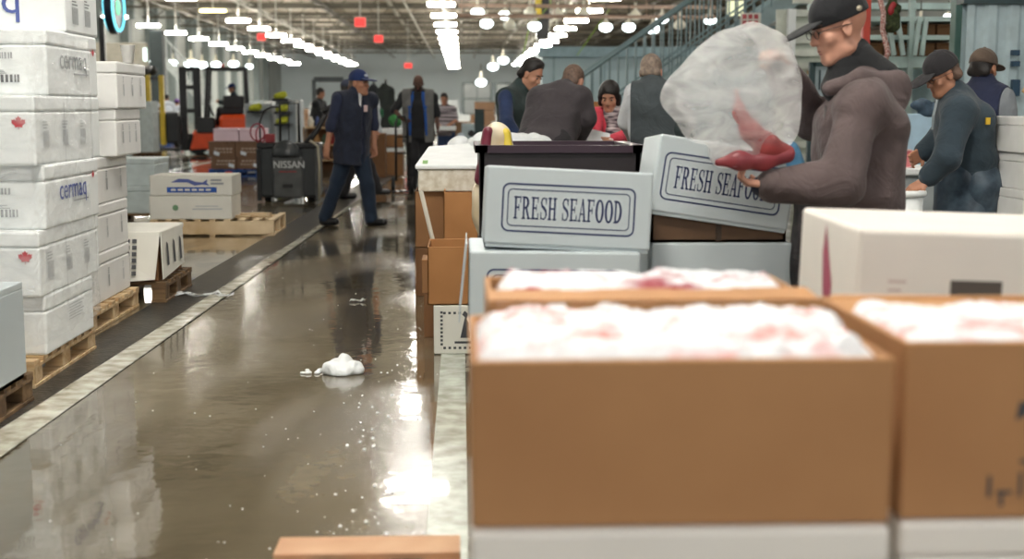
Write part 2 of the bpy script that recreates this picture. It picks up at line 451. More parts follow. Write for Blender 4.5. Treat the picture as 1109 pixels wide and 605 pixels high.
def person(label, O, J, skin, top, bottom=None, hair=None, cap=None, vest=None, h=.007, group=None,
           hands=None, curl=(.5, .5), face=True, r=1.0, hr=1.0, build=1.0, glasses=False, hood=None, inner=None, cuffs=None, boots=True, headup=(0, 0, 1), beard=None, brow=None, cat='person'):
    """J: joints in world space. Keys: head, fwd, neck, chest, hip, side, shL.. etc (L/R = the person's own)."""
    O = V3(O); T = root('person', label, cat, O, group=group)
    j = {}
    for k, v in J.items():
        v = V3(v); j[k] = v if k in ('fwd', 'side', 'hdL', 'hdR', 'pnL', 'pnR', 'toeL', 'toeR', 'bfwd') else v-O
    sd = j['side'].normalized()          # towards the person's right
    ax = (j['neck']-j['hip']).normalized(); bf = j.get('bfwd', ax.cross(sd))
    bf = (bf-ax*bf.dot(ax)).normalized()
    R = basis(j['fwd'], headup)
    B = build*r
    j.setdefault('hjL', j['hip']-sd*.095*B); j.setdefault('hjR', j['hip']+sd*.095*B)
    for e in 'LR':
        if 'ank'+e not in j:
            p = j['hj'+e]; j['ank'+e] = V3((p.x, p.y, .09))
        if 'knee'+e not in j: j['knee'+e] = (j['hj'+e]+j['ank'+e])/2+V3((0, 0, .02))+V3((bf.x, bf.y, 0))*.03
        if 'toe'+e not in j: j['toe'+e] = V3((bf.x, bf.y, 0)).normalized()
        if 'hd'+e not in j: j['hd'+e] = (j['ha'+e]-j['el'+e]).normalized()
        if 'pn'+e not in j: j['pn'+e] = (sd if e == 'L' else -sd)
    waist = j['hip'].lerp(j['chest'], .45)
    def torso(S, g, k=.05, lo=0.0, sh=True):
        S.cap(j['hip'], waist, (.105+g)*B, (.1+g)*B, k=k, side=sd, q=1.42)
        S.cap(waist, j['chest'], (.1+g)*B, (.108+g)*B, k=k, side=sd, q=1.48)
        if lo: S.cap(j['hip']-ax*lo, j['hip'], (.112+g)*B, (.105+g)*B, k=k, side=sd, q=1.42)
        if sh:
            mid = j['neck']-ax*.03
            S.cap(j['shL'], mid, (.05+g)*B, (.06+g*.8)*B, k=k); S.cap(j['shR'], mid, (.05+g)*B, (.06+g*.8)*B, k=k)
    def arm(S, e, g, frac=1.0, k=.03, g2=None):
        sh, el, ha = j['sh'+e], j['el'+e], j['ha'+e]; g2 = g if g2 is None else g2
        S.cap(sh, sh.lerp(el, min(1, frac*2)), (.05+g)*r, (.04+g)*r, k=k)
        if frac > .5:
            t = (frac-.5)*2; S.cap(el, el.lerp(ha, t), (.041+g)*r, (.041+g)*r*(1-t)+(.03+g2)*r*t, k=k)
    # --- body, one surface
    S = Solid(h)
    torso(S, -.004)
    S.cap(j['neck']-ax*.04, j['head']-R[2]*.05*hr-R[1]*.015*hr, .056*r, .052*r, k=.035)
    head_ops(S, j['head'], R, hr)
    for e, th in (('L', 1), ('R', -1)):
        arm(S, e, -.003)
        cv = curl[0] if e == 'L' else curl[1]
        hand_ops(S, j['ha'+e], j['hd'+e], j['pn'+e], th, r, cv)
        S.cap(j['hj'+e], j['knee'+e], .08*B, .052*r, k=.04); S.cap(j['knee'+e], j['ank'+e], .052*r, .036*r, k=.03)
        S.cap(j['ank'+e]-V3((0, 0, .03)), j['ank'+e]-V3((0, 0, .05))+j['toe'+e]*.13, .035, .026, k=.03)
    body = S.build('body', skin, T)
    # --- face pieces
    c = j['head']; s_, f_, u_ = R
    def q(x, y, z): return c+(s_*x+f_*y+u_*z)*hr
    if face:
        for e in (-1, 1):
            ew = Solid(.003*hr); ew.ell(q(e*.032, .083, .003), (.0125*hr, .0098*hr, .0055*hr), cols(*R)); ew.build('eye', EYEW if hr < 2 else EYEW, T)
            ir = MB(); ir.cyl(q(e*.032, .0920, .002), q(e*.032, .0945, .002), .0062*hr, n=10); part('iris', ir, IRIS, T)
            if brow: b = MB(); b.tube([q(e*.016, .094, .024), q(e*.033, .093, .03), q(e*.05, .08, .025)], [.004*hr, .005*hr, .003*hr], 6); part('eyebrow', b, brow, T, smooth=True)
        lp = Solid(.003); lp.ell(q(0, .0865, -.061), (.02*hr, .0125*hr, .0048*hr), cols(*R), k=.002); lp.ell(q(0, .0855, -.0715), (.017*hr, .012*hr, .0055*hr), cols(*R), k=.002)
        lp.build('lips', LIPM, T)
    if beard:
        b = Solid(.005); b.ell(q(0, .032, -.047), (.06*hr, .066*hr, .08*hr), cols(*R)); b.ell(q(0, .07, -.1), (.027*hr, .023*hr, .02*hr), cols(*R), k=.025)
        b.cut(q(0, .09, -.045), u_); b.cut(q(0, .02, 0), -f_); b.ell(q(0, .1, -.062), (.026*hr, .03*hr, .012*hr), cols(*R), k=.004, mode='sub')
        b.build('beard', beard, T)
    # --- hair
    if hair:
        hm, style = hair
        b = Solid(.005)
        if style == 'short':
            b.ell(q(0, -.014, .04), (.08*hr, .1*hr, .094*hr), cols(*R)); b.cap(q(-.05, -.06, -.03), q(.05, -.06, -.03), .03*hr, k=.03)
            b.cut(q(0, .055, .05), (f_*1.0-u_*.75)); b.cut(q(0, -.06, -.055), -u_)
            for e in (-1, 1): b.ell(q(e*.075, .01, -.02), (.03*hr, .045*hr, .045*hr), cols(*R), k=.01, mode='sub')
        elif style == 'full':
            b.ell(q(0, -.012, .045), (.085*hr, .103*hr, .097*hr), cols(*R)); b.cap(q(-.05, -.06, -.03), q(.05, -.06, -.03), .036*hr, k=.03)
            b.ell(q(0, .035, .115), (.055*hr, .035*hr, .02*hr), cols(*R), k=.03)
            b.cut(q(0, .035, .04), (f_*1.0-u_*.72)); b.noise = (.004, 60, 3)
            for e in (-1, 1): b.ell(q(e*.078, .02, -.02), (.03*hr, .04*hr, .04*hr), cols(*R), k=.01, mode='sub')
        elif style == 'bob':
            b.ell(q(0, -.012, .04), (.092*hr, .108*hr, .1*hr), cols(*R)); b.cap(q(-.055, -.05, -.05), q(.055, -.05, -.05), .045*hr, k=.04)
            b.cap(q(-.078, .02, .0), q(-.074, .015, -.06), .022*hr, k=.03); b.cap(q(.078, .02, .0), q(.074, .015, -.06), .022*hr, k=.03)
            b.ell(q(0, .085, -.03), (.062*hr, .07*hr, .085*hr), cols(*R), k=.02, mode='sub'); b.noise = (.005, 50, 5)
        elif style == 'rim':
            b.ell(q(0, -.014, .03), (.079*hr, .099*hr, .09*hr), cols(*R)); b.cap(q(-.05, -.06, -.03), q(.05, -.06, -.03), .031*hr, k=.03)
            b.cut(q(0, .02, 0), f_); b.cut(q(0, 0, .035), u_); b.cut(q(0, -.06, -.06), -u_)
            for e in (-1, 1): b.ell(q(e*.08, .01, -.02), (.03*hr, .035*hr, .045*hr), cols(*R), k=.01, mode='sub')
        b.build('hair', hm, T)
    # --- cap
    if cap:
        cm = cap[0]; badge = cap[1] if len(cap) > 1 else None; back = -1 if len(cap) > 2 and cap[2] == 'back' else 1
        b = Solid(.005); b.ell(q(0, -.008, .04), (.088*hr, .108*hr, .098*hr), cols(*R)); b.ell(q(0, -.01, .0), (.088*hr, .106*hr, .06*hr), cols(*R), k=.02)
        b.cut(q(0, 0, .024), -u_-f_*.08); cp = b.build('cap', cm, T)
        v = Solid(.004); v.ell(q(0, .135, .026), (.078*hr, .085*hr, .009*hr), cols(s_, (f_-u_*.22).normalized(), (u_+f_*.22).normalized())); v.cut(q(0, .075, 0), -f_)
        v.build('cap_brim', cm, cp)
        bt = MB(); bt.cyl(q(0, -.008, .135), q(0, -.008, .142), .008*hr, n=10); part('cap_button', bt, cm, cp, smooth=True)
        if badge:
            g = Solid(.003); g.ell(q(0, .094, .068), (.026*hr, .006*hr, .016*hr), cols(s_, (f_+u_*.45).normalized(), (u_-f_*.45).normalized())); g.build('cap_badge', badge, cp)
    if glasses:
        g = MB()
        for e in (-1, 1):
            ring = [q(e*.034+.021*math.cos(a), .103, .0+.015*math.sin(a)) for a in [2*PI*i/14 for i in range(14)]]
            g.tube(ring, .0016, 6, closed=True); g.tube([q(e*.055, .103, .006), q(e*.082, .06, .008), q(e*.084, -.01, .004)], .0016, 6)
        g.tube([q(-.013, .103, .003), q(.013, .103, .003)], .0016, 6)
        part('glasses', g, mat('glasses_frame', (40, 36, 34), .3), T, smooth=True)
    # --- top garment
    tm, tg, frac, hem, nz = top            # material, thickness, (sleeve L, sleeve R), hem length, noise
    S = Solid(h); torso(S, tg, k=.05, lo=hem+.05)
    S.cutnow(j['hip']-ax*hem, -ax)
    for e, fr in (('L', frac[0]), ('R', frac[1])):
        arm(S, e, tg*.8, fr, k=.022)
    S.cap(j['neck']-ax*.03, j['neck']+(j['head']-j['neck'])*.22, (.064+tg*.5)*r, (.06+tg*.3)*r, k=.02)
    S.noise = (nz, 16, 1+len(label)); tp = S.build('jacket' if tg > .02 else 'shirt', tm, T)
    if cuffs:
        for e, fr in (('L', frac[0]), ('R', frac[1])):
            a = j['el'+e].lerp(j['ha'+e], (fr-.5)*2-.04); b2 = j['el'+e].lerp(j['ha'+e], (fr-.5)*2+.17)
            S = Solid(.005); S.cap(a, b2, .043*r, .038*r); part_o = S.build('cuff', cuffs, tp)
    if inner:
        S = Solid(.006); S.cap(j['neck']-ax*.03+bf*.01, j['neck']+(j['head']-j['neck'])*.48-bf*.005, .07*r, .073*r, k=.02); S.noise = (.004, 30, 2)
        S.build('collar', inner, T)
    if vest:
        vm, vg, vh, opening, lining = vest
        S = Solid(h); torso(S, vg, k=.05, lo=vh+.04); S.cutnow(j['hip']-ax*vh, -ax)
        for e in 'LR':
            d = (j['sh'+e]-j['chest']).dot(sd); sg = 1 if d > 0 else -1
            p = j['sh'+e]+sd*sg*.03
            S.cut(p, sd*sg)
        S.cap(j['neck']-ax*.03, j['neck']+(j['head']-j['neck'])*.3, (.066+vg*.5)*r, (.07+vg*.3)*r, k=.02)
        S.noise = (.005, 22, 9)
        if opening:
            S.rbox(j['chest'].lerp(j['hip'], .4)+bf*.17*B, (opening*B, .14*B, .5), cols(sd, bf, ax), rad=.01, k=.01, mode='sub')
            S.rbox(j['neck']+bf*.1*B, (opening*B, .1*B, .12), cols(sd, bf, ax), rad=.01, k=.01, mode='sub')
        vo = S.build('vest', vm, T)
        if lining:
            for e in (-1, 1):
                a = j['neck']+sd*e*.06*B+bf*.06*B+ax*.02; b2 = j['chest']+sd*e*(opening+.012)*B+bf*(.135)*B; c2 = j['hip']+sd*e*(opening+.02)*B+bf*(.15)*B
                S = Solid(.006); S.cap(a, b2, .022, .018, k=.02, side=sd, q=1.6); S.cap(b2, c2, .018, .014, k=.02, side=sd, q=1.4); S.build('vest_lining', lining, vo)
    # --- trousers
    if bottom:
        bmat, bg = bottom
        S = Solid(h); S.cap(j['hip']-ax*.0, j['hip']+ax*.08, (.105+bg)*B, (.1+bg)*B, k=.04, side=sd, q=1.42)
        for e in 'LR':
            S.cap(j['hj'+e], j['knee'+e], (.082+bg)*B, (.06+bg)*r, k=.04); S.cap(j['knee'+e], j['ank'+e]+V3((0, 0, -.0)), (.06+bg)*r, (.052+bg)*r, k=.03)
        S.noise = (.006, 18, 4); S.build('trousers', bmat, T)
    if boots:
        for e in 'LR':
            a = j['ank'+e]; t = j['toe'+e]
            z0 = a.z-.09
            S = Solid(.006); S.cap(a+V3((0, 0, .03)), a-V3((0, 0, .04)), .048, .046, k=.02)
            S.cap(a-V3((0, 0, .048))-t*.03, V3((a.x, a.y, z0+.045))+t*.15, .045, .042, k=.03); S.cut((0, 0, z0+.002), (0, 0, -1)) if z0 > -.01 else None
            S.build('boot', SHOE if boots is True else boots, T)
    return T, j, R, q
# ------------------------------------------------------------------ render look
SC.view_settings.view_transform = 'Standard'; SC.view_settings.look = 'None'
SC.view_settings.gamma = 1; SC.view_settings.use_curve_mapping = False
SC.view_settings.exposure = -0.04
wd = bpy.data.worlds.new('World'); SC.world = wd; wd.use_nodes = True
wd.node_tree.nodes['Background'].inputs['Color'].default_value = (.80, .93, 1.0, 1)
wd.node_tree.nodes['Background'].inputs['Strength'].default_value = 0.26

# ------------------------------------------------------------------ floor
def floor_material():
    m = bpy.data.materials.new('wet_concrete'); m.use_nodes = True
    nt = m.node_tree; N = nt.nodes; K = nt.links; b = N['Principled BSDF']
    tc = N.new('ShaderNodeTexCoord')
    def noise(sc, det=4, stretch=(1, 1, 1), dist=0.0):
        mp = N.new('ShaderNodeMapping'); mp.inputs['Scale'].default_value = stretch; K.new(tc.outputs['Object'], mp.inputs['Vector'])
        n = N.new('ShaderNodeTexNoise'); n.inputs['Scale'].default_value = sc; n.inputs['Detail'].default_value = det; n.inputs['Distortion'].default_value = dist
        K.new(mp.outputs['Vector'], n.inputs['Vector']); return n
    def ramp(src, p0, c0, p1, c1):
        r = N.new('ShaderNodeValToRGB'); e = r.color_ramp.elements
        e[0].position = p0; e[0].color = c0; e[1].position = p1; e[1].color = c1
        K.new(src.outputs[0], r.inputs['Fac']); return r
    big = noise(.9, 5, (1, .5, 1), .4); fine = noise(14, 6)
    r1 = ramp(big, .3, L3((86, 77, 59)), .7, L3((126, 114, 90)))
    r2 = ramp(fine, .3, (.72, .72, .72, 1), .7, (1, 1, 1, 1))
    mx = N.new('ShaderNodeMix'); mx.data_type = 'RGBA'; mx.blend_type = 'MULTIPLY'; mx.inputs['Factor'].default_value = 1
    K.new(r1.outputs['Color'], mx.inputs['A']); K.new(r2.outputs['Color'], mx.inputs['B'])
    K.new(mx.outputs['Result'], b.inputs['Base Color'])
    pud = noise(.7, 4, (1, .55, 1), .8)
    rr = ramp(pud, .44, (.06, .06, .06, 1), .62, (.27, .27, .27, 1)); K.new(rr.outputs['Color'], b.inputs['Roughness'])
    b.inputs['Specular IOR Level'].default_value = .5
    b.inputs['Coat Weight'].default_value = .8; b.inputs['Coat Roughness'].default_value = .03
    cr = ramp(pud, .42, (.95, .95, .95, 1), .60, (.12, .12, .12, 1)); K.new(cr.outputs['Color'], b.inputs['Coat Weight'])
    w = noise(6, 2, (1, 1, 1)); w2 = noise(60, 3)
    ad = N.new('ShaderNodeMath'); ad.operation = 'MULTIPLY_ADD'; ad.inputs[1].default_value = .06
    K.new(w2.outputs['Fac'], ad.inputs[0]); K.new(w.outputs['Fac'], ad.inputs[2])
    bp = N.new('ShaderNodeBump'); bp.inputs['Strength'].default_value = .07; bp.inputs['Distance'].default_value = .02
    K.new(ad.outputs[0], bp.inputs['Height']); K.new(bp.outputs['Normal'], b.inputs['Normal']); K.new(bp.outputs['Normal'], b.inputs['Coat Normal'])
    return m
FLOOR = floor_material()
XL, XR, YE, ZC = -23.0, 26.0, 168.0, 8.8
f = MB(); f.add([(XL, -6, 0), (XR, -6, 0), (XR, YE, 0), (XL, YE, 0), (XL, -6, -.2), (XR, -6, -.2), (XR, YE, -.2), (XL, YE, -.2)], [(0,1,2,3),(4,7,6,5),(0,4,5,1),(1,5,6,2),(2,6,7,3),(3,7,4,0)])
struct('floor', f, FLOOR)

def worn_paint(name, rgb, rgb2, thr=.5):
    return mat(name, rgb, .25, 0, 9, rgb2=rgb2, bump=.05, detail=8, coat=.4)
WHITE_LINE = worn_paint('worn_white_paint', (220, 220, 206), (160, 154, 136))
DARK_STRIP = mat('dark_grout_strip', (34, 34, 35), .3, 0, 9, rgb2=(70, 67, 60), bump=.3, detail=8, spec=.3)
def strip(px0, px1, h):
    m = MB(); q = []
    for (x0, y0), (x1, y1) in (px0, px1):
        a, b = G(x0, y0), G(x1, y1); d = (b-a)/(b.y-a.y); q += [a+d*(1.5-a.y), a+d*(26-a.y)]
    return m.add([V3((p.x, p.y, h)) for p in q], [(0, 2, 3, 1)])       # a coat of paint on the floor
m_ = strip(((100, 400), (260, 298)), ((133, 400), (276, 298)), .0004); struct('trim_1', m_, WHITE_LINE, 'worn white line painted on wet floor beside the dark strip')
m_ = strip(((42, 400), (217, 298)), ((101, 400), (260.5, 298)), .0006); struct('trim_2', m_, DARK_STRIP, 'dark trench strip running down the aisle floor')
WL2 = worn_paint('worn_pale_paint', (206, 212, 202), (160, 164, 150))
m_ = MB(); m_.box(-.115, .012, 1.5, 60, 0.0, .003); struct('trim_3', m_, WL2, 'pale line painted along the crates')
# second aisle line further over
m_ = MB(); m_.box(-6.1, -5.95, 12, 80, 0.0, .003); struct('trim_4', m_, WL2, 'pale line across the next aisle')

# ------------------------------------------------------------------ shell
DECK = mat('ceiling_deck', (160, 152, 136), .8, .25, .12, rgb2=(124, 117, 104), detail=6)
STEEL = mat('roof_steel', (98, 94, 84), .7, .2, .5)
STEELB = mat('roof_steel_light', (160, 158, 148), .7, .1, .5)
WALLB = mat('wall_paint_blue_grey', (222, 234, 238), .7, .06, .15)
WALLL = mat('wall_paint_grey', (186, 192, 190), .7, .1, .15)
m_ = MB(); m_.box(XL, XR, -6, YE, ZC, ZC+.3)
struct('ceiling', m_, DECK)
m_ = MB(); m_.box(XL-.3, XR+.3, YE, YE+.3, 0, ZC+.3); struct('wall_back', m_, WALLB)
m_ = MB(); m_.box(XL-.3, XL, -6, YE, 0, ZC+.3); struct('wall_left', m_, WALLL)
m_ = MB(); m_.box(XR, XR+.3, -6, YE, 0, ZC+.3); struct('wall_right', m_, WALLL)
# roof trusses and joists: two chords with a zigzag of web members
tn = 5
for y in range(36, 166, 10):
    b = MB(); b.box(XL, XR, y-.12, y+.12, ZC-.25, ZC); b.box(XL, XR, y-.1, y+.1, ZC-1.15, ZC-1.0)
    x = XL; k = 0
    while x < XR-1:
        b.bar((x, y, ZC-1.05 if k % 2 else ZC-.15), (x+1.0, y, ZC-.15 if k % 2 else ZC-1.05), .06); x += 1.0; k += 1
    struct('trim_%d' % tn, b, STEEL, 'steel roof truss'); tn += 1
for x in range(-20, 25, 5):
    b = MB(); b.box(x-.1, x+.1, 36, 166, ZC-.45, ZC-.25); b.tube([(x+1.6, 36, ZC-1.3), (x+1.6, 166, ZC-1.3)], .07, 8)
    struct('trim_%d' % tn, b, STEELB if x % 10 else STEEL, 'long roof beam with a pipe beside it'); tn += 1
# wall pilasters on the side wall
for y in range(62, 160, 7):
    b = MB(); b.box(XL, XL+.6, y-.5, y+.5, 0, ZC); b.box(XL, XL+.9, y-.2, y+.2, ZC-1.6, ZC)
    struct('trim_%d' % tn, b, mat('pilaster_grey', (128, 138, 138), .6), 'grey steel post against the side wall'); tn += 1
# door and window openings in the back wall
GLASSW = mat('window_pane_grey', (196, 206, 206), .2, .05)
for k, x in enumerate((2.0, 6.2, 10.4)):
    fr = MB(); fr.box(x-1.9, x+1.9, YE-.15, YE-.0, .3, 4.4); wo = struct('window_%d' % (k+1), fr, mat('window_frame_teal', (110, 132, 134), .6))
    for i in range(2):
        for j in range(2):
            p = MB(); p.box(x-1.7+i*1.75, x-.05+i*1.75, YE-.19, YE-.15, .5+j*1.95, 2.3+j*1.95); mesh_obj('window_pane', p, GLASSW, wo)

# ------------------------------------------------------------------ ceiling lights
def lamp_mat(name, rgb, st):
    m = bpy.data.materials.new(name); m.use_nodes = True; nt = m.node_tree
    for n in list(nt.nodes): nt.nodes.remove(n)
    e = nt.nodes.new('ShaderNodeEmission'); o = nt.nodes.new('ShaderNodeOutputMaterial')
    e.inputs['Color'].default_value = L3(rgb); e.inputs['Strength'].default_value = st
    nt.links.new(e.outputs[0], o.inputs['Surface']); return m
LAMPS = 235.0
TUBE = lamp_mat('fluorescent_glow', (255, 250, 238), LAMPS)
TUBEN = lamp_mat('fluorescent_glow_near', (255, 250, 242), 62.0)
TUBEY = lamp_mat('fluorescent_glow_warm', (255, 240, 170), 12.0)
HOUS = mat('lamp_housing', (190, 190, 184), .5)
def ceiling_fixture(loc, tm):
    t = root('ceiling_light', 'x', 'ceiling light', loc)
    h = MB(); h.box(-.62, .62, -.06, .06, .06, .12); h.box(-.03, .03, -.03, .03, .12, 2.4); part('housing', h, HOUS, t)
    d = MB(); d.box(-.6, .6, -.16, .16, -.03, .06); part('diffuser', d, tm, t)
    return t
ZL = 5.9
_nd = []
def near_fixture(c):
    for ch in kids(c):
        if ch.name.startswith('diffuser'):
            if not _nd:
                _nd.append(ch.data.copy()); _nd[0].materials[0] = TUBEN
            ch.data = _nd[0]
fx0 = ceiling_fixture((-.9, 9, ZL), TUBE); fx0['label'] = 'long bright fluorescent fixture in the row above the aisle'; fx0['group'] = 'fluorescent fixtures above the aisle'
rows = [(-.9, 2.4, 22, 'fluorescent fixtures above the aisle', 'long bright fluorescent fixture in the row above the aisle'),
        (-12.0, 6.6, 20, 'fluorescent fixtures in the long diagonal row', 'bright fluorescent fixture in the row over the orange forklift side'),
        (-17.9, 4.0, 20, 'fluorescent fixtures in the row by the side wall', 'bright fluorescent fixture in the low row by the side wall'),
        (6.2, 6.0, 20, 'fluorescent fixtures over the people round the table', 'bright fluorescent fixture in the row over the stairs side')]
for X, y0, n, g, lb in rows:
    for k in range(n):
        y = y0+7.2*k
        if X == -.9 and k == 0: fx0.location = (X, y, ZL); continue
        c = copy_thing(fx0, (X, y, ZL), label=lb, group=g)
        if y < 40: near_fixture(c)
        if X == -12.0 and k == 8:
            c['label'] = 'yellowish fluorescent fixture, dimmer than its row over the forklift side'; del c['group']
            for ch in kids(c):
                if ch.name.startswith('diffuser'):
                    ch.data = ch.data.copy(); ch.data.materials[0] = TUBEY
# unseen lamps added beside and behind the camera to light the carton fronts
for X, y in ((1.6, -2.6), (5.0, -2.2), (-.6, 5.4), (6.2, 3.0), (.4, -4.8), (3.6, -5.0), (-2.6, -5.0)):
    near_fixture(copy_thing(fx0, (X, y, 4.6), label='added unseen fluorescent fixture lighting the crates, outside the picture', group='added unseen fixtures lighting the crates'))

# bell lamps hung from a rail
BELL = lamp_mat('bell_lamp_glow', (235, 250, 250), 9.0)
BELLD = mat('bell_shade_faint_glow', (205, 200, 180), .4, emit=.3)  # emission puts a faint glow into the shades, unlit lamps included
def bell(loc, lit=True, r=.16):
    t = root('pendant_lamp', 'x', 'pendant lamp', loc)
    s = MB(); s.lathe([(.03, .28), (.035, .12), (.07, .10), (r*.9, .0), (r*.92, -.01), (r*.8, -.01)], n=18); part('lamp_shade', s, BELLD, t, smooth=True)
    b = Solid(.02); b.ell((0, 0, -.03), (r*.95, r*.95, .11)); b.build('bulb', BELL if lit else BELLD, t)
    c = MB(); c.cyl((0, 0, .27), (0, 0, .5), .012, n=6); part('cord', c, STEEL, t)
    return t
bell_lit = bell((0, 0, 0)); bell_dark = bell((0, 0, 0), False)
used = [False, False]
def put_bell(x, y, Y, lit, label, group, sc=1.0):
    p = P(x, y, Y); src = bell_lit if lit else bell_dark; i = 0 if lit else 1
    if used[i]: o = copy_thing(src, p)
    else: o = src; used[i] = True
    o.location = p; o.scale = (sc,)*3; o['label'] = label; o['group'] = group
YB = 31.0
for x, y, lit in ((517, 12, 1), (527, 24, 1), (547, 15, 1), (579, 27, 1), (656, 28, 1), (681, 28, 1), (707, 30, 1), (717, 19, 1), (769, 20, 1), (736, 26, 0), (552, 26, 0), (574, 12, 0), (604, 15, 0), (632, 13, 0), (688, 16, 0)):
    put_bell(x, y, YB+(0.6 if y < 22 else 0), lit, 'lit white bell lamp hanging from the rail over the stairs' if lit else 'unlit cream bell lamp hanging from the rail over the stairs', 'lit bell lamps on the rail' if lit else 'unlit bell lamps on the rail', 1.0)
for x, y in ((545, 64), (534, 71), (521, 88)):
    put_bell(x, y, 60, 1, 'round white lamp hanging low before the back wall, near the bell lamp rail', 'round lamps before the back wall', 1.6)
for x, y, s_ in ((166, 66, 1.1), (187, 67, 1.4), (207, 68, 2.1), (219, 69, 1.5), (234, 69, 1.5), (253, 68, 1.5), (270, 71, 1.1)):
    put_bell(x, y, 62, 1, 'white lamp glowing over the stall behind the orange forklift', 'lamps over the stall behind the forklift', s_)
for k, (yy, dy) in enumerate(((17.0, 0), (6.0, .6))):
    r_ = MB(); a = P(496, yy, YB+dy); b = P(775, yy+2, YB+dy); r_.tube([a, b], .045, 8)
    for x in (500, 600, 700, 770):
        p = P(x, yy+1, YB+dy); r_.cyl(p, (p.x, p.y, p.z+4.2), .012, n=6)
    single('lamp_rail', r_, mat('rail_pink_steel', (190, 160, 140), .5), 'long pale pipe carrying the %s row of bell lamps' % ('lower' if k == 0 else 'upper'), 'lamp rail')
# exit signs and red lights
EXITM = lamp_mat('exit_red_glow', (255, 75, 70), 1.6)
for x, y, w, h, Y, lb in ((390, 24, 11, 9, 62, 'red lit exit sign hanging high above the aisle'), (283, 40, 8, 7, 66, 'red lit sign hanging among the diagonal row of lights'), (410, 42, 9, 7, 80, 'smaller red lit sign hanging beyond the exit sign'), (442, 71, 8, 5, 110, 'faint red sign on the far wall over the large man in a vest')):
    p = P(x, y, Y); ww, hh = w*Y/FPX/2, h*Y/FPX/2
    t = root('exit_sign', lb, 'exit sign', p)
    b = MB(); b.box(-ww, ww, -.04, .04, -hh, hh); part('lit_panel', b, EXITM, t)
    b = MB(); b.box(-ww-.03, ww+.03, .04, .1, -hh-.03, hh+.03); b.box(-.03, .03, .05, .09, hh, ZC-p.z); part('sign_box', b, HOUS, t)
# ------------------------------------------------------------------ shared materials
FOAM = mat('white_foam', (242, 246, 246), .55, .03, 8, bump=.02, bscale=120)
FOAM2 = mat('white_foam_label', (243, 243, 241), .5, .03, 8)
WCARD = mat('white_carton', (226, 224, 214), .6, .03, 5)
BLCARD = mat('pale_blue_grey_carton', (190, 200, 204), .5, .03, 3)
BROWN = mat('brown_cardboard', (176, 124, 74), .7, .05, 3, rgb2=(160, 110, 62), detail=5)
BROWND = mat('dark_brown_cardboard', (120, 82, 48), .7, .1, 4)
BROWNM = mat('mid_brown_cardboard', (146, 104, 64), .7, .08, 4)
WOOD = mat('pallet_wood', (210, 187, 150), .7, .15, 3, stretch=(1, 8, 8), rgb2=(176, 142, 98), detail=6)
WOODD = mat('pallet_wood_old', (124, 98, 66), .75, .15, 3, stretch=(1, 8, 8), rgb2=(84, 62, 40), detail=6)
INKB = mat('ink_blue', (84, 98, 160), .6, .03)
INKN = mat('ink_navy', (52, 62, 104), .6, .03)
INKK = mat('ink_black', (70, 72, 76), .6, .03)
INKG = mat('ink_grey', (150, 154, 156), .6, .03)
INKL = mat('ink_pale_grey', (186, 190, 192), .6, .03)
INKR = mat('ink_red', (196, 36, 52), .5, .03)
DPLAST = mat('dark_plastic', (44, 38, 42), .45, .05)
BLUEP = mat('blue_pallet_paint', (30, 78, 150), .6, .1)

def crate(name, label, cat, lo, size, material, group=None, lid=.07, yaw=0, bev=.012, tilt=None, lidmat=None, lidgap=.001):
    """box with a lid; lo = near bottom corner (x0, y0, z0); parts body and lid, local origin at the base centre"""
    w, d, h = size
    t = root(name, label, cat, (lo[0]+w/2, lo[1]+d/2, lo[2]), yaw, group, rot=tilt)
    b = MB(); b.box(-w/2, w/2, -d/2, d/2, 0, h-lid-lidgap); part('body', b, material, t, bevel=bev)
    b = MB(); b.box(-w/2-.0015, w/2+.0015, -d/2-.0015, d/2+.0015, h-lid, h); part('lid', b, lidmat or material, t, bevel=bev)
    return t
def barcode(parent, face, u, v, w, h, m=None, seed=0):
    """sticker with bars; face 'F' (front, -Y at y0) or 'S' (side, +X at x0) given as ('F', y0)"""
    rnd = random.Random(seed); b = MB(); pol = []
    x = 0
    while x < w:
        q = rnd.uniform(.06, .14)*w; pol.append(_r(x, min(x+q*.6, w), 0, h*.6)); x += q
    for k in range(3): pol.append(_r(0, w*rnd.uniform(.5, 1), h*(.68+.11*k), h*(.73+.11*k)))
    if face[0] == 'F': b.flat(pol, (u, face[1], v), (1, 0, 0), (0, 0, 1))
    else: b.flat(pol, (face[1], u, v), (0, 1, 0), (0, 0, 1))
    return part('printed_code', b, m or INKL, parent)
def leaf(parent, x, y, z, s):
    b = MB(); b.flat([[(0, 0), LEAF[i], LEAF[(i+1) % len(LEAF)]] for i in range(len(LEAF))], (x, y, z), (s, 0, 0), (0, 0, s)); return part('maple_leaf_print', b, INKR, parent, label='red maple leaf print')
def leaf_side(parent, x, y, z, s):
    b = MB(); b.flat([[(0, 0), LEAF[i], LEAF[(i+1) % len(LEAF)]] for i in range(len(LEAF))], (x, y, z), (0, s, 0), (0, 0, s)); return part('maple_leaf_print', b, INKR, parent, label='red maple leaf print')

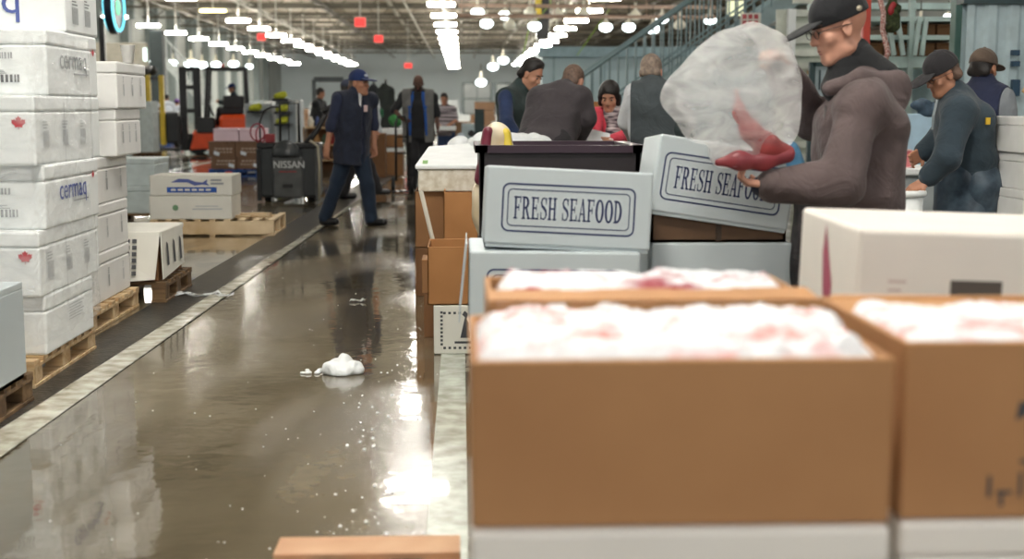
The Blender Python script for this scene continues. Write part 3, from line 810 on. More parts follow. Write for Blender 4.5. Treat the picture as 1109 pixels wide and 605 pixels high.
def pallet(label, x0, x1, y0, y1, z0=0.0, material=None, h=.13, along='y', n=7, group=None, name='wooden_pallet', rz=0, style='block', cover=.62):
    """deck boards across, stringers along"""
    material = material or WOOD
    t = root(name, label, 'pallet', ((x0+x1)/2, (y0+y1)/2, z0), rz, group)
    w, d = x1-x0, y1-y0
    if along == 'x':                     # stringers run in x, boards in y
        L, Wd = w, d
    else: L, Wd = d, w
    def B(a0, a1, b0, b1, c0, c1):
        m = MB()
        if along == 'x': m.box(a0, a1, b0, b1, c0, c1)
        else: m.box(b0, b1, a0, a1, c0, c1)
        return m
    for s in (-1, 0, 1):
        c = s*(Wd/2-.022)
        if style == 'stringer': part('stringer', B(-L/2, L/2, c-.02, c+.02, .018, h-.02), material, t, bevel=.003, seg=1)
        else:
            c = s*(Wd/2-.05); part('stringer_board', B(-L/2, L/2, c-.05, c+.05, h-.038, h-.02), material, t, bevel=.002, seg=1)
            part('bottom_board', B(-L/2, L/2, c-.05, c+.05, 0, .018), material, t, bevel=.002, seg=1)
            for q in (-1, 0, 1):
                a = q*(L/2-.065); part('block', B(a-.065, a+.065, c-.045, c+.045, .018, h-.038), material, t, bevel=.003, seg=1)
    bw = L/n*cover
    for i in range(n):
        c = -L/2+bw/2+(L-bw)*i/(n-1); part('deck_board', B(c-bw/2, c+bw/2, -Wd/2, Wd/2, h-.02, h), material, t, bevel=.002, seg=1)
    for i in (0, n//2, n-1) if style == 'stringer' else ():
        c = -L/2+bw/2+(L-bw)*i/(n-1); part('bottom_board', B(c-bw/2, c+bw/2, -Wd/2, Wd/2, 0, .018), material, t, bevel=.002, seg=1)
    return t

# ------------------------------------------------------------------ stack of foam boxes closest at the side
pallet('pale wooden pallet under the nearer wrapped stack of foam boxes', -2.95, -1.99, 5.98, 7.0, material=WOOD, n=8)
XS = -1.975
layers = [  # z0, z1, near y of the corner, far y, x of the side, prints
    (.13, .415, 6.10, 6.86, 0, 'lines'), (.415, .725, 6.02, 6.98, .0, 'leaf'), (.725, 1.03, 6.16, 6.98, .01, 'cermaq'),
    (1.03, 1.355, 5.97, 7.02, .0, 'leaf'), (1.355, 1.672, 6.12, 6.96, .0, 'cermaq2'), (1.672, 1.98, 6.42, 7.0, .0, 'nine')]
ordw = ['lowest box, resting on the pallet', 'second box up', 'third box up', 'fourth box up', 'fifth box up', 'topmost box, cut by the picture edge']
for i, (z0, z1, y0, y1, dx, pr) in enumerate(layers):
    what = {'lines': 'plain white foam box', 'leaf': 'white foam box with red maple leaf', 'cermaq': 'white foam box lettered in blue', 'cermaq2': 'white foam box with faint grey lettering', 'nine': 'white foam box with dark blue script'}[pr]
    cpx = (50, 43, 49, 38, 51, 71)[i]; y0 = depth_at(cpx, (350, 280, 210, 140, 70, 15)[i], XS+dx); y1 = depth_at((100, 108, 107, 108, 105, 105)[i], (300, 280, 210, 140, 70, 15)[i], XS+dx)
    t = crate('foam_fish_box', '%s, %s' % (what, ordw[i].split(',')[0]+' of the wrapped stack'), 'foam box', (XS-.72+dx, y0, z0), (.72, y1-y0, z1-z0), FOAM, lid=.075)
    d = (y1-y0); fr = -d/2-.0045; sx = .36+.0045; h = z1-z0
    if pr == 'leaf':
        leaf(t, P(20, 128, y0).x-(XS-.36+dx), fr, h*.6, .034)
        for k in range(3): barcode(t, ('S', sx), -d/2+.1+k*.3, h*.25, .09, .13, seed=i*3+k)
        s = MB(); s.flat([_r(-.003, .003, 0, h*.9)], (sx, -.1, 0), (0, 1, 0), (0, 0, 1)); part('seam_line', s, INKL, t)
    elif pr in ('cermaq', 'cermaq2'):
        text_obj('lettering', 'cermaq', .145, INKB if pr == 'cermaq' else INKG, t, (sx, -.015, h*.56), SIDE, xs=1.05, label='blue "cermaq" lettering' if pr == 'cermaq' else None)
        s = MB(); s.flat([_r(-.12, .14, 0, .008)], (sx, .1, h*.34), (0, 1, 0), (0, 0, 1)); part('printed_line', s, INKG, t)
        leaf_side(t, sx, .34, h*.72, .024)
        barcode(t, ('F', fr), .06, h*.2, .17, .06, INKG if pr == 'cermaq' else INKK, seed=i)
        barcode(t, ('F', fr), .05, h*.55, .15, .05, INKG, seed=i+9)
    elif pr == 'nine':
        text_obj('lettering', 'cermaq', .2, INKB, t, (-.17, fr, h*.5), FRONT, xs=1.05, label='dark blue script lettering')
        for k in range(2): barcode(t, ('S', sx), -d/2+.1+k*.22, h*.15, .1, .14, INKG, seed=k)
    else:
        for k in range(6):
            s = MB(); s.flat([_r(0, .2+.03*(k % 3), 0, .005)], (sx, -.05, h*(.4+.05*k)), (0, 1, 0), (0, 0, 1)); part('printed_line', s, INKL, t)
# stretch wrap round the stack: thin clear film with folds
WRAP = bpy.data.materials.new('stretch_wrap'); WRAP.use_nodes = True
def wrap_nodes(m, dens, tint, bsc, bst, rough=.12, trans=0.0):
    nt = m.node_tree; N = nt.nodes; K = nt.links
    for n in list(N): N.remove(n)
    o = N.new('ShaderNodeOutputMaterial'); mx = N.new('ShaderNodeMixShader'); tr = N.new('ShaderNodeBsdfTransparent'); p = N.new('ShaderNodeBsdfPrincipled')
    p.inputs['Base Color'].default_value = L3(tint); p.inputs['Roughness'].default_value = rough; p.inputs['Specular IOR Level'].default_value = .8
    tc = N.new('ShaderNodeTexCoord'); mp = N.new('ShaderNodeMapping'); mp.inputs['Scale'].default_value = (1, 1, 2.2); K.new(tc.outputs['Object'], mp.inputs['Vector'])
    n = N.new('ShaderNodeTexNoise'); n.inputs['Scale'].default_value = bsc; n.inputs['Detail'].default_value = 5; n.inputs['Distortion'].default_value = 1.5; K.new(mp.outputs[0], n.inputs['Vector'])
    bp = N.new('ShaderNodeBump'); bp.inputs['Strength'].default_value = bst; bp.inputs['Distance'].default_value = .03; K.new(n.outputs['Fac'], bp.inputs['Height']); K.new(bp.outputs[0], p.inputs['Normal'])
    r = N.new('ShaderNodeMapRange'); r.inputs['From Min'].default_value = .35; r.inputs['From Max'].default_value = .7; r.inputs['To Min'].default_value = dens[0]; r.inputs['To Max'].default_value = dens[1]
    K.new(n.outputs['Fac'], r.inputs['Value']); K.new(r.outputs[0], mx.inputs[0]); K.new(tr.outputs[0], mx.inputs[1]); K.new(p.outputs[0], mx.inputs[2]); K.new(mx.outputs[0], o.inputs['Surface'])
    if trans:
        tl = N.new('ShaderNodeBsdfTranslucent'); tl.inputs['Color'].default_value = L3(tint); m2 = N.new('ShaderNodeMixShader'); m2.inputs[0].default_value = trans
        K.new(p.outputs[0], m2.inputs[1]); K.new(tl.outputs[0], m2.inputs[2]); K.new(m2.outputs[0], mx.inputs[2]); K.new(bp.outputs[0], tl.inputs['Normal'])
wrap_nodes(WRAP, (.06, .3), (250, 252, 252), 5, .6)
def wrap_shell(x0, x1, y0, y1, zs, seed, offs=.02):
    """closed film band following the stack, loose between layers"""
    rnd = random.Random(seed); ring = []
    per = [(x1, y0), (x1, y1), (x0, y1), (x0, y0)]; pts = []
    for a in range(4):
        p, q = per[a], per[(a+1) % 4]
        for k in range(14): pts.append((p[0]+(q[0]-p[0])*k/14, p[1]+(q[1]-p[1])*k/14))
    cx, cy = (x0+x1)/2, (y0+y1)/2; vs = []; fs = []; n = len(pts)
    for z in zs:
        for p in pts:
            o = offs*rnd.uniform(.3, 1.2); dx, dy = p[0]-cx, p[1]-cy; l = math.hypot(dx, dy)
            vs.append((p[0]+dx/l*o, p[1]+dy/l*o, z+rnd.uniform(-.012, .012)))
    for j in range(len(zs)-1):
        for i in range(n): fs.append((j*n+i, j*n+(i+1) % n, (j+1)*n+(i+1) % n, (j+1)*n+i))
    m = MB(); m.add(vs, fs); return m
single('stretch_wrap', wrap_shell(-2.7, XS, 5.97, 7.0, [.2+i*.09 for i in range(17)], 3), WRAP, 'clear wrinkled plastic film wound round the nearer foam box stack', 'plastic wrap', kind='stuff', smooth=True)

# ------------------------------------------------------------------ second stack
pallet('wooden pallet under the taller plain stack behind the wrapped one', -3.2, -2.13, 7.42, 8.52, material=WOOD, n=8)
X2 = P(142, 320, 8.5).x
for i, (z0, z1, y0, y1, dx, gray) in enumerate([(.13, .43, 7.5, 8.5, 0, 0), (.43, .72, 7.52, 8.5, 0, 0), (.72, 1.0, 7.55, 8.52, .0, 0), (1.0, 1.29, 8.02, 8.62, P(152, 130, 8.62).x-X2, 1), (1.29, 1.575, 8.0, 8.72, P(158, 95, 8.72).x-X2, 1)]):
    t = crate('foam_fish_box', 'plain white foam box, %s of the second stack' % ['lowest', 'second up', 'middle', 'fourth up', 'top one carrying a paper cup,'][i], 'foam box', (X2-.7+dx, y0, z0), (.7, y1-y0, z1-z0), FOAM2, lid=.07)
    d = y1-y0; sx = .3545
    for k in range(3):
        barcode(t, ('S', sx), -d/2+.12+k*(d-.25)/2.2, .08, .035, .12, INKG if (k+i) % 2 else INKL, seed=40+i*3+k)
    s = MB(); s.flat([_r(0, .16, 0, .006), _r(0, .12, .03, .036)], (.0, -d/2-.0045, .14), (1, 0, 0), (0, 0, 1)); part('printed_line', s, INKG, t)
cup = MB(); cup.lathe([(.030, 0), (.033, .002), (.047, .12), (.05, .122), (.047, .124), (.044, .12), (.03, .008)], n=22)
single('paper_cup', cup, mat('cup_white', (246, 246, 244), .5, .01), 'white flared paper cup standing on top of the second foam stack', 'cup', loc=P(139, 72, 8.35)-V3((0, 0, .002)), smooth=True)
bpy.data.objects['paper_cup'].location = (P(139, 72, 8.35).x, 8.35, 1.575)
bpy.data.objects['paper_cup'].scale = (.95, .95, .9)

# ------------------------------------------------------------------ open white carton at the picture edge, on old pallets
pallet('dark old pallet at the picture edge under the white open carton', -2.85, -1.92, 4.95, 5.75, material=WOODD, n=6)
t = root('open_carton', 'white carton with hanging front flap at the picture edge, on a dark pallet', 'carton', (-2.18, 5.35, .13))
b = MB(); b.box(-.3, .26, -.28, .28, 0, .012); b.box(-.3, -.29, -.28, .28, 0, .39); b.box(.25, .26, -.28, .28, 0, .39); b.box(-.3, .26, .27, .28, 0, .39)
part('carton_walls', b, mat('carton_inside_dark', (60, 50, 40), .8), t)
b = MB(); b.box(-.31, .27, -.29, .29, .39, .42); b.box(.262, .27, -.29, .29, .02, .39); part('carton_lid', b, BLCARD, t, bevel=.004)
b = MB(); b.add([(.10, -.295, .41), (.27, -.295, .41), (.275, -.34, .05), (.235, -.345, .04), (.10, -.29, .41), (.27, -.29, .41), (.275, -.335, .05), (.235, -.34, .04)], [(0,1,2,3),(4,7,6,5),(0,4,5,1),(1,5,6,2),(2,6,7,3),(3,7,4,0)])
part('flap', b, BLCARD, t)

# ------------------------------------------------------------------ perforated white carton on wood blocks
pallet('small weathered pallet under the carton with grid-pattern sides', -2.78, -1.985, 8.66, 9.5, material=WOODD, n=6, h=.14)
t = root('produce_carton', 'white carton with grid-pattern print and drooping lid flap, behind the foam stacks', 'carton', (-2.38, 9.06, .14))
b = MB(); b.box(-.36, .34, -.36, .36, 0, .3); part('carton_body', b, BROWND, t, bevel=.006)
b = MB(); b.box(-.37, .36, -.37, .37, .3, .335); part('lid', b, WCARD, t, bevel=.008)
b = MB(); b.add([(-.2, -.372, .33), (.36, -.372, .33), (.33, -.43, .02), (-.02, -.46, -.0), (-.2, -.366, .33), (.36, -.366, .33), (.33, -.424, .02), (-.02, -.454, -.0)], [(0,1,2,3),(4,7,6,5),(0,4,5,1),(1,5,6,2),(2,6,7,3),(3,7,4,0)])
fl = part('front_flap', b, WCARD, t)
b = MB(); b.add([(.361, -.372, .33), (.361, .30, .33), (.38, .24, .06), (.38, -.42, .02), (.366, -.372, .33), (.366, .30, .33), (.385, .24, .06), (.385, -.42, .02)], [(0,3,2,1),(4,5,6,7),(0,1,5,4),(1,2,6,5),(2,3,7,6),(3,0,4,7)])
part('side_flap', b, WCARD, t)
g = MB()
for r_ in range(6):
    for c_ in range(5):
        v = .05+r_*.042; u = .0+c_*.045
        g.add([(u, -.372-.088*(1-v/.33)-.004, v), (u+.03, -.372-.088*(1-v/.33)-.004, v), (u+.03, -.372-.088*(1-(v+.028)/.33)-.004, v+.028), (u, -.372-.088*(1-(v+.028)/.33)-.004, v+.028)], [(0,1,2,3)])
part('grid_print', g, INKK, fl)
for k in range(3):
    g = MB(); g.add([(.389, -.3+k*.2, .1), (.389, -.24+k*.2, .1), (.378, -.22+k*.2, .24), (.378, -.27+k*.2, .26)], [(0,1,2,3)]); part('dark_print', g, INKK, t)

# ------------------------------------------------------------------ printed white cartons on a pallet further on
p0 = G(163, 256); p1 = G(299, 254)
pallet('light wooden pallet with loose boards under the fish carton', p0.x, p1.x, p0.y, p0.y+.9, material=mat('pallet_wood_light', (226, 204, 168), .7, .1, 3, rgb2=(196, 166, 124)), h=.17, along='x', n=9, style='stringer', cover=.45)
Yc = p0.y+.02; a = P(162, 237, Yc); b_ = P(250, 190, Yc)
zt = b_.z; zm = P(200, 212, Yc).z
t = crate('fish_carton', 'white lower carton with small green mark, under the blue-banded carton', 'carton', (a.x, Yc, .17), (b_.x-a.x, .55, zm-.17), WCARD, lid=.0001, lidgap=.0)
g = MB(); g.cyl((-.15, -.2755-.004, .12), (-.15, -.278-.004, .12), .03, n=16); part('round_print', g, mat('ink_green', (120, 160, 120), .6), t, label='small green round mark')
g = MB(); g.flat([_r(0, .3, 0, .012), _r(.03, .26, .03, .04)], (.02, -.2795, .1), (1, 0, 0), (0, 0, 1)); part('printed_line', g, INKL, t)
t = crate('fish_carton', 'white carton with blue fish drawing and blue band, upper one on the light pallet', 'carton', (a.x+.01, Yc+.0, zm+.001), (b_.x-a.x-.0, .55, zt-zm), WCARD, lid=.0001, lidgap=.0)
hh = zt-zm
g = MB(); fish = [(-.2, .0), (-.12, .035), (-.02, .03), (.05, .005), (.12, .0), (.17, .03), (.16, -.005), (.19, -.03), (.12, -.02), (.04, -.03), (-.03, .0), (-.12, .0)]
g.flat([fish], (0, -.2795, hh*.66), (1, 0, 0), (0, 0, 1.1)); part('fish_print', g, INKB, t, label='blue fish drawing')
g = MB(); g.flat([_r(-.24, .26, 0, .055)], (0, -.2795, hh*.16), (1, 0, 0), (0, 0, 1)); part('blue_band', g, mat('ink_band_blue', (40, 88, 170), .5), t, label='blue band')
g = MB(); g.flat([_r(-.2+.07*k, -.15+.07*k, .018, .038) for k in range(6)], (0, -.281, hh*.16), (1, 0, 0), (0, 0, 1)); part('band_lettering', g, WCARD, t)
g = MB(); g.flat([_r(.2, .33, 0, .02), _r(.2, .31, .035, .055)], (0, -.2795, hh*.55), (1, 0, 0), (0, 0, 1)); part('printed_line', g, INKG, t)
# pale foam boxes behind on another pallet
q = P(149, 238, 15.0)
pallet('pallet under the pale foam boxes behind the fish cartons', q.x-.7, q.x+.42, 14.3, 15.2, material=WOODD, h=.14)
for k, (z0, z1) in enumerate(((.14, .44), (.44, .74))):
    crate('foam_fish_box', 'pale foam box behind the fish cartons, %s one' % ('lower' if k == 0 else 'upper'), 'foam box', (q.x-.62, 14.36+.02*k, z0), (.98, .7, z1-z0), mat('pale_green_foam', (200, 212, 212), .5), lid=.06)
# torn loose deck pieces on the pallet end
for k, (dx, dy, rz) in enumerate(((-.42, .25, .2), (-.2, .3, -.3), (-.3, .55, .5))):
    b = MB(); b.box(-.14, .14, -.045, .045, 0, .022)
    single('loose_board', b, WOOD, ['short broken board lying slanted on the light pallet end', 'short board lying at the outer tip of the light pallet', 'short broken board at the rear of the light pallet end'][k], 'board', loc=(p1.x+dx, p0.y+dy, .171), rot=(0, 0, rz), bevel=.003, seg=1)

# ------------------------------------------------------------------ bits on the floor
ICE = mat('crushed_ice', (236, 240, 242), .35, .03, 30, bump=.25, bscale=60)
ice_p = G(371, 404)
S = Solid(.006); rnd = random.Random(5)
for k in range(46):
    a = rnd.uniform(0, 2*PI); rr = rnd.uniform(0, .085)*1.0; z = .075*(1-(rr/.1)**2)*rnd.uniform(.3, 1)
    S.ell((rr*math.cos(a)*1.05, rr*math.sin(a)*.8, z), (rnd.uniform(.016, .03),)*3, k=.008)
S.ell((0, 0, .015), (.095, .075, .045), k=.02); S.cut((0, 0, .001), (0, 0, -1)); S.noise = (.004, 90, 2)
setp(S.build('ice_lump', ICE, loc=(ice_p.x, ice_p.y, 0)), 'lump of crushed ice lying alone on the wet aisle floor', 'ice')
S = Solid(.006)
for k in range(9): S.ell((rnd.uniform(-.06, .06), rnd.uniform(-.05, .05), .004), (rnd.uniform(.008, .018), .01, .009))
S.cut((0, 0, .0005), (0, 0, -1)); setp(S.build('ice_shards', ICE, loc=(ice_p.x-.14, ice_p.y+.03, 0)), 'small slush of ice beside the ice lump', 'ice', kind='stuff')
b = MB(); rnd = random.Random(12)
def chip(x, y, s):
    n = 5; a0 = rnd.uniform(0, 6)
    top = [(x+s*rnd.uniform(.6, 1.1)*math.cos(a0+2*PI*i/n), y+s*rnd.uniform(.6, 1.1)*math.sin(a0+2*PI*i/n)) for i in range(n)]
    b.add([(p, q_, .0) for p, q_ in top]+[(p*.6+x*.4, q_*.6+y*.4, s*.6) for p, q_ in top], [tuple(range(n, 2*n))]+[(i, (i+1) % n, n+(i+1) % n, n+i) for i in range(n)])
for k in range(200):
    y = 3.6+rnd.random()**1.6*9; x = rnd.gauss(-.3, .28) if k % 3 else rnd.uniform(-1.6, -.1)
    if x > -.12: x = -.24-abs(x)*.3
    chip(x, y, rnd.uniform(.002, .005))
for k in range(40): chip(rnd.gauss(-.33, .06), rnd.choice((4.15, 5.0, 5.6, 6.4))+rnd.gauss(0, .25), rnd.uniform(.004, .01))
single('ice_crumbs', b, ICE, 'scattered small crumbs of ice over the wet aisle floor', 'ice', kind='stuff')
CLEARF = bpy.data.materials.new('clear_film'); CLEARF.use_nodes = True; wrap_nodes(CLEARF, (.35, .85), (232, 238, 240), 14, .8)
def film(label, pts, w, seed, name='plastic_scrap'):
    rnd = random.Random(seed); vs = []; fs = []; m = 6; n = len(pts)
    for i, p in enumerate(pts):
        for k in range(m):
            vs.append((p[0]+rnd.uniform(-.01, .01), p[1]+(k/(m-1)-.5)*w*rnd.uniform(.6, 1.2), .006+abs(rnd.gauss(0, .012))))
    for i in range(n-1):
        for k in range(m-1): fs.append((i*m+k, (i+1)*m+k, (i+1)*m+k+1, i*m+k+1))
    b = MB(); b.add(vs, fs); return single(name, b, CLEARF, label, 'plastic scrap', smooth=True)
a = G(190, 321); c = G(252, 322)
film('crumpled strip of clear film across the dark floor strip', [(a.x+(c.x-a.x)*i/12, a.y+.05*math.sin(i), 0) for i in range(13)], .13, 4)
a = G(388, 327); film('small white scrap of film lying mid aisle beyond the ice lump', [(a.x-.05+.02*i, a.y, 0) for i in range(6)], .04, 6)
S = Solid(.005); a = G(186, 317)
for k in range(7): S.ell((rnd.uniform(-.03, .03), rnd.uniform(-.03, .03), .03+rnd.uniform(-.01, .02)), (.02, .02, .014))
S.cut((0, 0, .001), (0, 0, -1)); S.noise = (.006, 70, 2); setp(S.build('crumpled_wrap', mat('crumpled_white_plastic', (205, 216, 222), .3), loc=(a.x, a.y, 0)), 'crumpled ball of white plastic at the end of the film strip', 'plastic scrap')
# pallet at the lower picture edge
pallet('reddish wooden pallet at the lower picture edge by the pale line', -.5, -.01, 2.3, 3.42, material=mat('pallet_wood_pink', (196, 158, 126), .7, .1, 3, rgb2=(170, 124, 90)), h=.14, n=5)
# ------------------------------------------------------------------ printed seafood cartons
def seafood(label, c, size, rot=(0, 0, 0), frame=True, yo=0.0, bev=.008, group=None, fw=.80, xo=0.0, lw=.655):
    """c = centre of the front lower edge"""
    w, d, h = size
    t = root('seafood_carton', label, 'carton', c, rot=rot, group=group)
    b = MB(); b.box(-w/2+.006, w/2-.006, .006, d-.006, 0, h-.05); part('carton_base', b, BLCARD, t, bevel=.004)
    b = MB(); b.box(-w/2, w/2, 0, d, .012, h); part('carton_lid', b, BLCARD, t, bevel=bev)
    if frame:
        fr = MB(); fr.flat([[(p[0]+xo, p[1]+h*.5+yo) for p in q] for q in rr_frame(w*fw, h*.60, .028, .0062)+rr_frame(w*fw-.04, h*.60-.042, .018, .0035)], (0, -.0015, 0), (1, 0, 0), (0, 0, 1))
        part('printed_frame', fr, INKN, t, label='navy double frame line')
        tx = MB(); tx.flat([[(p[0]+xo, p[1]+h*.5+yo) for p in q] for q in serif_text('FRESH SEAFOOD', w*lw, h*.27)], (0, -.0016, 0), (1, 0, 0), (0, 0, 1))
        part('lettering', tx, INKN, t, label='navy capitals "FRESH SEAFOOD"')
    return t
R_ = math.radians
YA = 4.7
lo = P(613.5, 271, YA)
wA = (P(704, 230, YA)-P(523, 230, YA)).x; hA = P(612, 183, YA).z-P(612, 271, YA).z
seafood('pale blue FRESH SEAFOOD carton on top of the stack, lettering fully clear', lo, (wA, .42, hA), rot=(R_(-3.0), R_(2.9), R_(0)))
Y2 = 4.66
w2 = (P(693, 300, Y2)-P(508, 300, Y2)).x
z2 = P(600, 272, Y2).z; cx = P(600, 300, Y2).x
t = seafood('pale blue FRESH SEAFOOD carton under the top one, only its frame top showing', (cx, Y2, z2-.315), (w2, .5, .312), rot=(0, R_(.8), 0))
b = MB(); b.box(-.004, .0, .0, .44, -.24, .05); part('side_flap', b, BLCARD, t, loc=(-w2/2-.012, .03, .285), rot=(0, R_(5), 0))
seafood('pale blue carton third down, behind the brown ice box', (cx+.01, Y2+.01, z2-.315-.312), (w2, .5, .31), frame=True)
pb = z2-.315-.312
pallet('pallet under the stack of seafood cartons', cx-.2, P(858, 280, 5.0).x, 4.5, 5.9, 0, WOODD, n=10, h=pb-.003)
# tilted carton on the next stack
YB_ = 5.0
lb = P(775, 303, YB_); wB = (P(855, 280, YB_)-P(709, 280, YB_)).x+.02; zB = P(780, 263, YB_).z
seafood('pale blue carton without print, under the tilted seafood carton', (P(782, 280, YB_).x, YB_, zB-.30), (wB, .44, .30), frame=False)
seafood('lowest pale blue carton of the stack by the man with the fish', (P(782, 280, YB_).x, YB_, zB-.605), (wB, .44, .30), frame=False)
# brown open tray between them
brz0 = zB+.002
t = root('brown_carton', 'brown carton wedged under the tilted seafood carton', 'carton', (P(779, 250, YB_).x, YB_+.02, brz0))
ww = wB*.97
b = MB()
hl, hr_ = P(706, 223, YB_).z-brz0, P(853, 246, YB_).z-brz0
def wedge(m, x0, x1, y0, y1):
    za = hl+(hr_-hl)*(x0+ww/2)/ww; zb = hl+(hr_-hl)*(x1+ww/2)/ww
    m.add([(x0,y0,0),(x1,y0,0),(x1,y1,0),(x0,y1,0),(x0,y0,za),(x1,y0,zb),(x1,y1,zb),(x0,y1,za)], [(0,3,2,1),(4,5,6,7),(0,1,5,4),(1,2,6,5),(2,3,7,6),(3,0,4,7)])
wedge(b, -ww/2, ww/2, 0, .012); wedge(b, -ww/2, ww/2, .388, .4); wedge(b, -ww/2, -ww/2+.012, 0, .4); wedge(b, ww/2-.012, ww/2, 0, .4); b.box(-ww/2, ww/2, 0, .4, 0, .01)
part('tray_walls', b, mat('wet_brown_cardboard', (98, 70, 46), .6, .12, 6), t)
b = MB(); wedge(b, -.01, .012, -.004, 0); part('tape_strip', b, mat('dark_tape', (60, 44, 32), .3), t)
ang = math.atan2(P(705, 229, YB_).z-P(854, 251, YB_).z, (P(854, 251, YB_)-P(705, 229, YB_)).x)
mid = (P(705, 231, YB_)+P(854, 253, YB_))/2
wT = (P(854, 251, YB_)-P(705, 229, YB_)).length; hT = (P(699, 142, YB_)-P(706, 229, YB_)).length
seafood('pale blue FRESH SEAFOOD carton tilted down to one side, fish held over it', (mid.x-.01, YB_-.01, mid.z), (wT, .44, hT), rot=(R_(-3), ang, 0), fw=.865, xo=-.008, lw=.68)
# dark tub behind the cartons
a = P(519, 157, 6.1); c = P(694, 168, 6.1)
t = root('fish_tub', 'big dark plum-coloured tub behind the top seafood carton', 'tub', ((a.x+c.x)/2, 6.5, 0))
w = (c.x-a.x)/2; zt = P(600, 163, 6.1).z
b = MB(); b.box(-w, w, -.4, -.37, .12, zt); b.box(-w, w, .37, .4, .12, zt); b.box(-w, -w+.03, -.4, .4, .12, zt); b.box(w-.03, w, -.4, .4, .12, zt); b.box(-w, w, -.4, .4, .12, .15)
part('tub_walls', b, DPLAST, t, bevel=.006)
b = MB(); b.box(-w-.02, w+.02, -.42, -.36, zt-.01, zt+.025); b.box(-w-.02, w+.02, .36, .42, zt-.01, zt+.025); b.box(-w-.02, -w+.04, -.42, .42, zt-.01, zt+.025); b.box(w-.04, w+.02, -.42, .42, zt-.01, zt+.025)
part('tub_rim', b, mat('plum_plastic', (58, 42, 54), .4), t)
for sx in (-w+.06, w-.06):
    for sy in (-.33, .33):
        b = MB(); b.box(sx-.05, sx+.05, sy-.05, sy+.05, 0, .12); part('foot', b, DPLAST, t, bevel=.004)
# yellow-and-maroon bag standing in the tub
g = P(538, 158, 6.35)
S = Solid(.008); S.ell((0, 0, 0), (.08, .07, .115), k=.03); S.ell((.03, 0, -.1), (.1, .08, .1), k=.05); S.ell((-.01, 0, -.3), (.12, .1, .2), k=.05); S.noise = (.008, 26, 5)
bag = S.build('plastic_bag', mat('bag_cream', (206, 186, 152), .35, 0, 5, rgb2=(214, 206, 186)), loc=(g.x, 6.3, g.z))
setp(bag, 'cream plastic bag with maroon and yellow panels standing in the dark tub', 'bag')
for dx, dz, cl, nm in ((-.066, -.02, (112, 40, 58), 'maroon'), (.06, -.06, (220, 196, 70), 'yellow')):
    S = Solid(.006); S.cap((dx*.7, -.04, .07 if dx < 0 else .065), (dx*1.2, -.05, -.16), .026, .03, k=.02); S.noise = (.004, 30, 2); S.build('coloured_panel', mat('bag_'+nm, cl, .35, .05), bag, label=nm+' panel')

# ------------------------------------------------------------------ low stacks along the aisle
Yw = 6.75
a = P(470, 387, Yw); wz = P(480, 331, Yw).z
t = root('printed_carton', 'white printed carton with dashed border standing on the floor line', 'carton', (a.x+.28, Yw, 0))
b = MB(); b.box(-.28, .28, 0, .45, 0.004, wz); part('carton_body', b, WCARD, t, bevel=.005)
g = MB(); w_, h_ = .56, wz
pol = []
for k in range(17):
    u = -.28+.05+k*.027
    pol += [_r(u, u+.014, h_-.045, h_-.032), _r(u, u+.014, .03, .043)]
for k in range(9): pol += [_r(-.245, -.232, .05+k*.022*h_/.27, .062+k*.022*h_/.27)]
g.flat(pol, (0, -.0015, 0), (1, 0, 0), (0, 0, 1)); part('dashed_border', g, INKK, t, label='black dashed border')
g = MB(); g.flat([[(-.14, .09), (-.115, .2), (-.13, .215), (-.115, .235), (-.1, .22), (-.105, .19), (-.085, .15), (-.09, .09)], [(-.08, .1), (-.05, .17), (-.03, .16), (-.02, .1)], _r(-.17, -.03, .06, .072)], (0, -.0016, 0), (1, 0, 0), (0, 0, 1))
part('figure_print', g, INKK, t, label='small black figure print')
zb0 = wz+.003
zb1 = P(480, 267, Yw+.02).z
def carton_open(label, x0, x1, y0, y1, z0, z1, m, flaps=True, name='brown_carton', flapm=None, inner=None):
    t = root(name, label, 'carton', ((x0+x1)/2, y0, z0)); w = (x1-x0)/2; d = y1-y0; h = z1-z0
    b = MB(); b.box(-w, w, 0, .008, 0, h); b.box(-w, w, d-.008, d, 0, h); b.box(-w, -w+.008, 0, d, 0, h); b.box(w-.008, w, 0, d, 0, h); b.box(-w, w, 0, d, 0, .008)
    part('carton_walls', b, m, t, bevel=.002, seg=1)
    if flaps:
        b = MB(); b.obox((-w-.04, d/2, h-.055), (.006, d*.96, .12), Matrix.Rotation(R_(32), 3, 'Y')); part('flap', b, flapm or m, t)
        b = MB(); b.obox((0, d+.03, h+.03), (2*w*.96, .006, .1), Matrix.Rotation(R_(-40), 3, 'X')); part('flap', b, flapm or m, t)
    return t
carton_open('open brown carton on the white dashed-border carton', a.x-.03, a.x+.40, Yw+.01, Yw+.43, zb0, zb1, BROWN, flaps=False)
b = MB(); b.box(-.06, 0, -.12, .12, 0, .005)
p = P(457, 280, 7.35); q = P(466, 316, 7.35)
single('cardboard_block', MB().box(0, .09, 0, .25, 0, (p.z-q.z)), BROWNM, 'narrow brown carton end sticking out behind the open brown carton', 'carton', loc=(p.x, 7.3, q.z), bevel=.003)
b = MB(); b.box(0, .25, 0, .3, 0, q.z-.002); single('support_crate', b, BROWND, 'dark brown crate under the narrow carton end', 'crate', loc=(p.x+.01, 7.28, 0), bevel=.003)
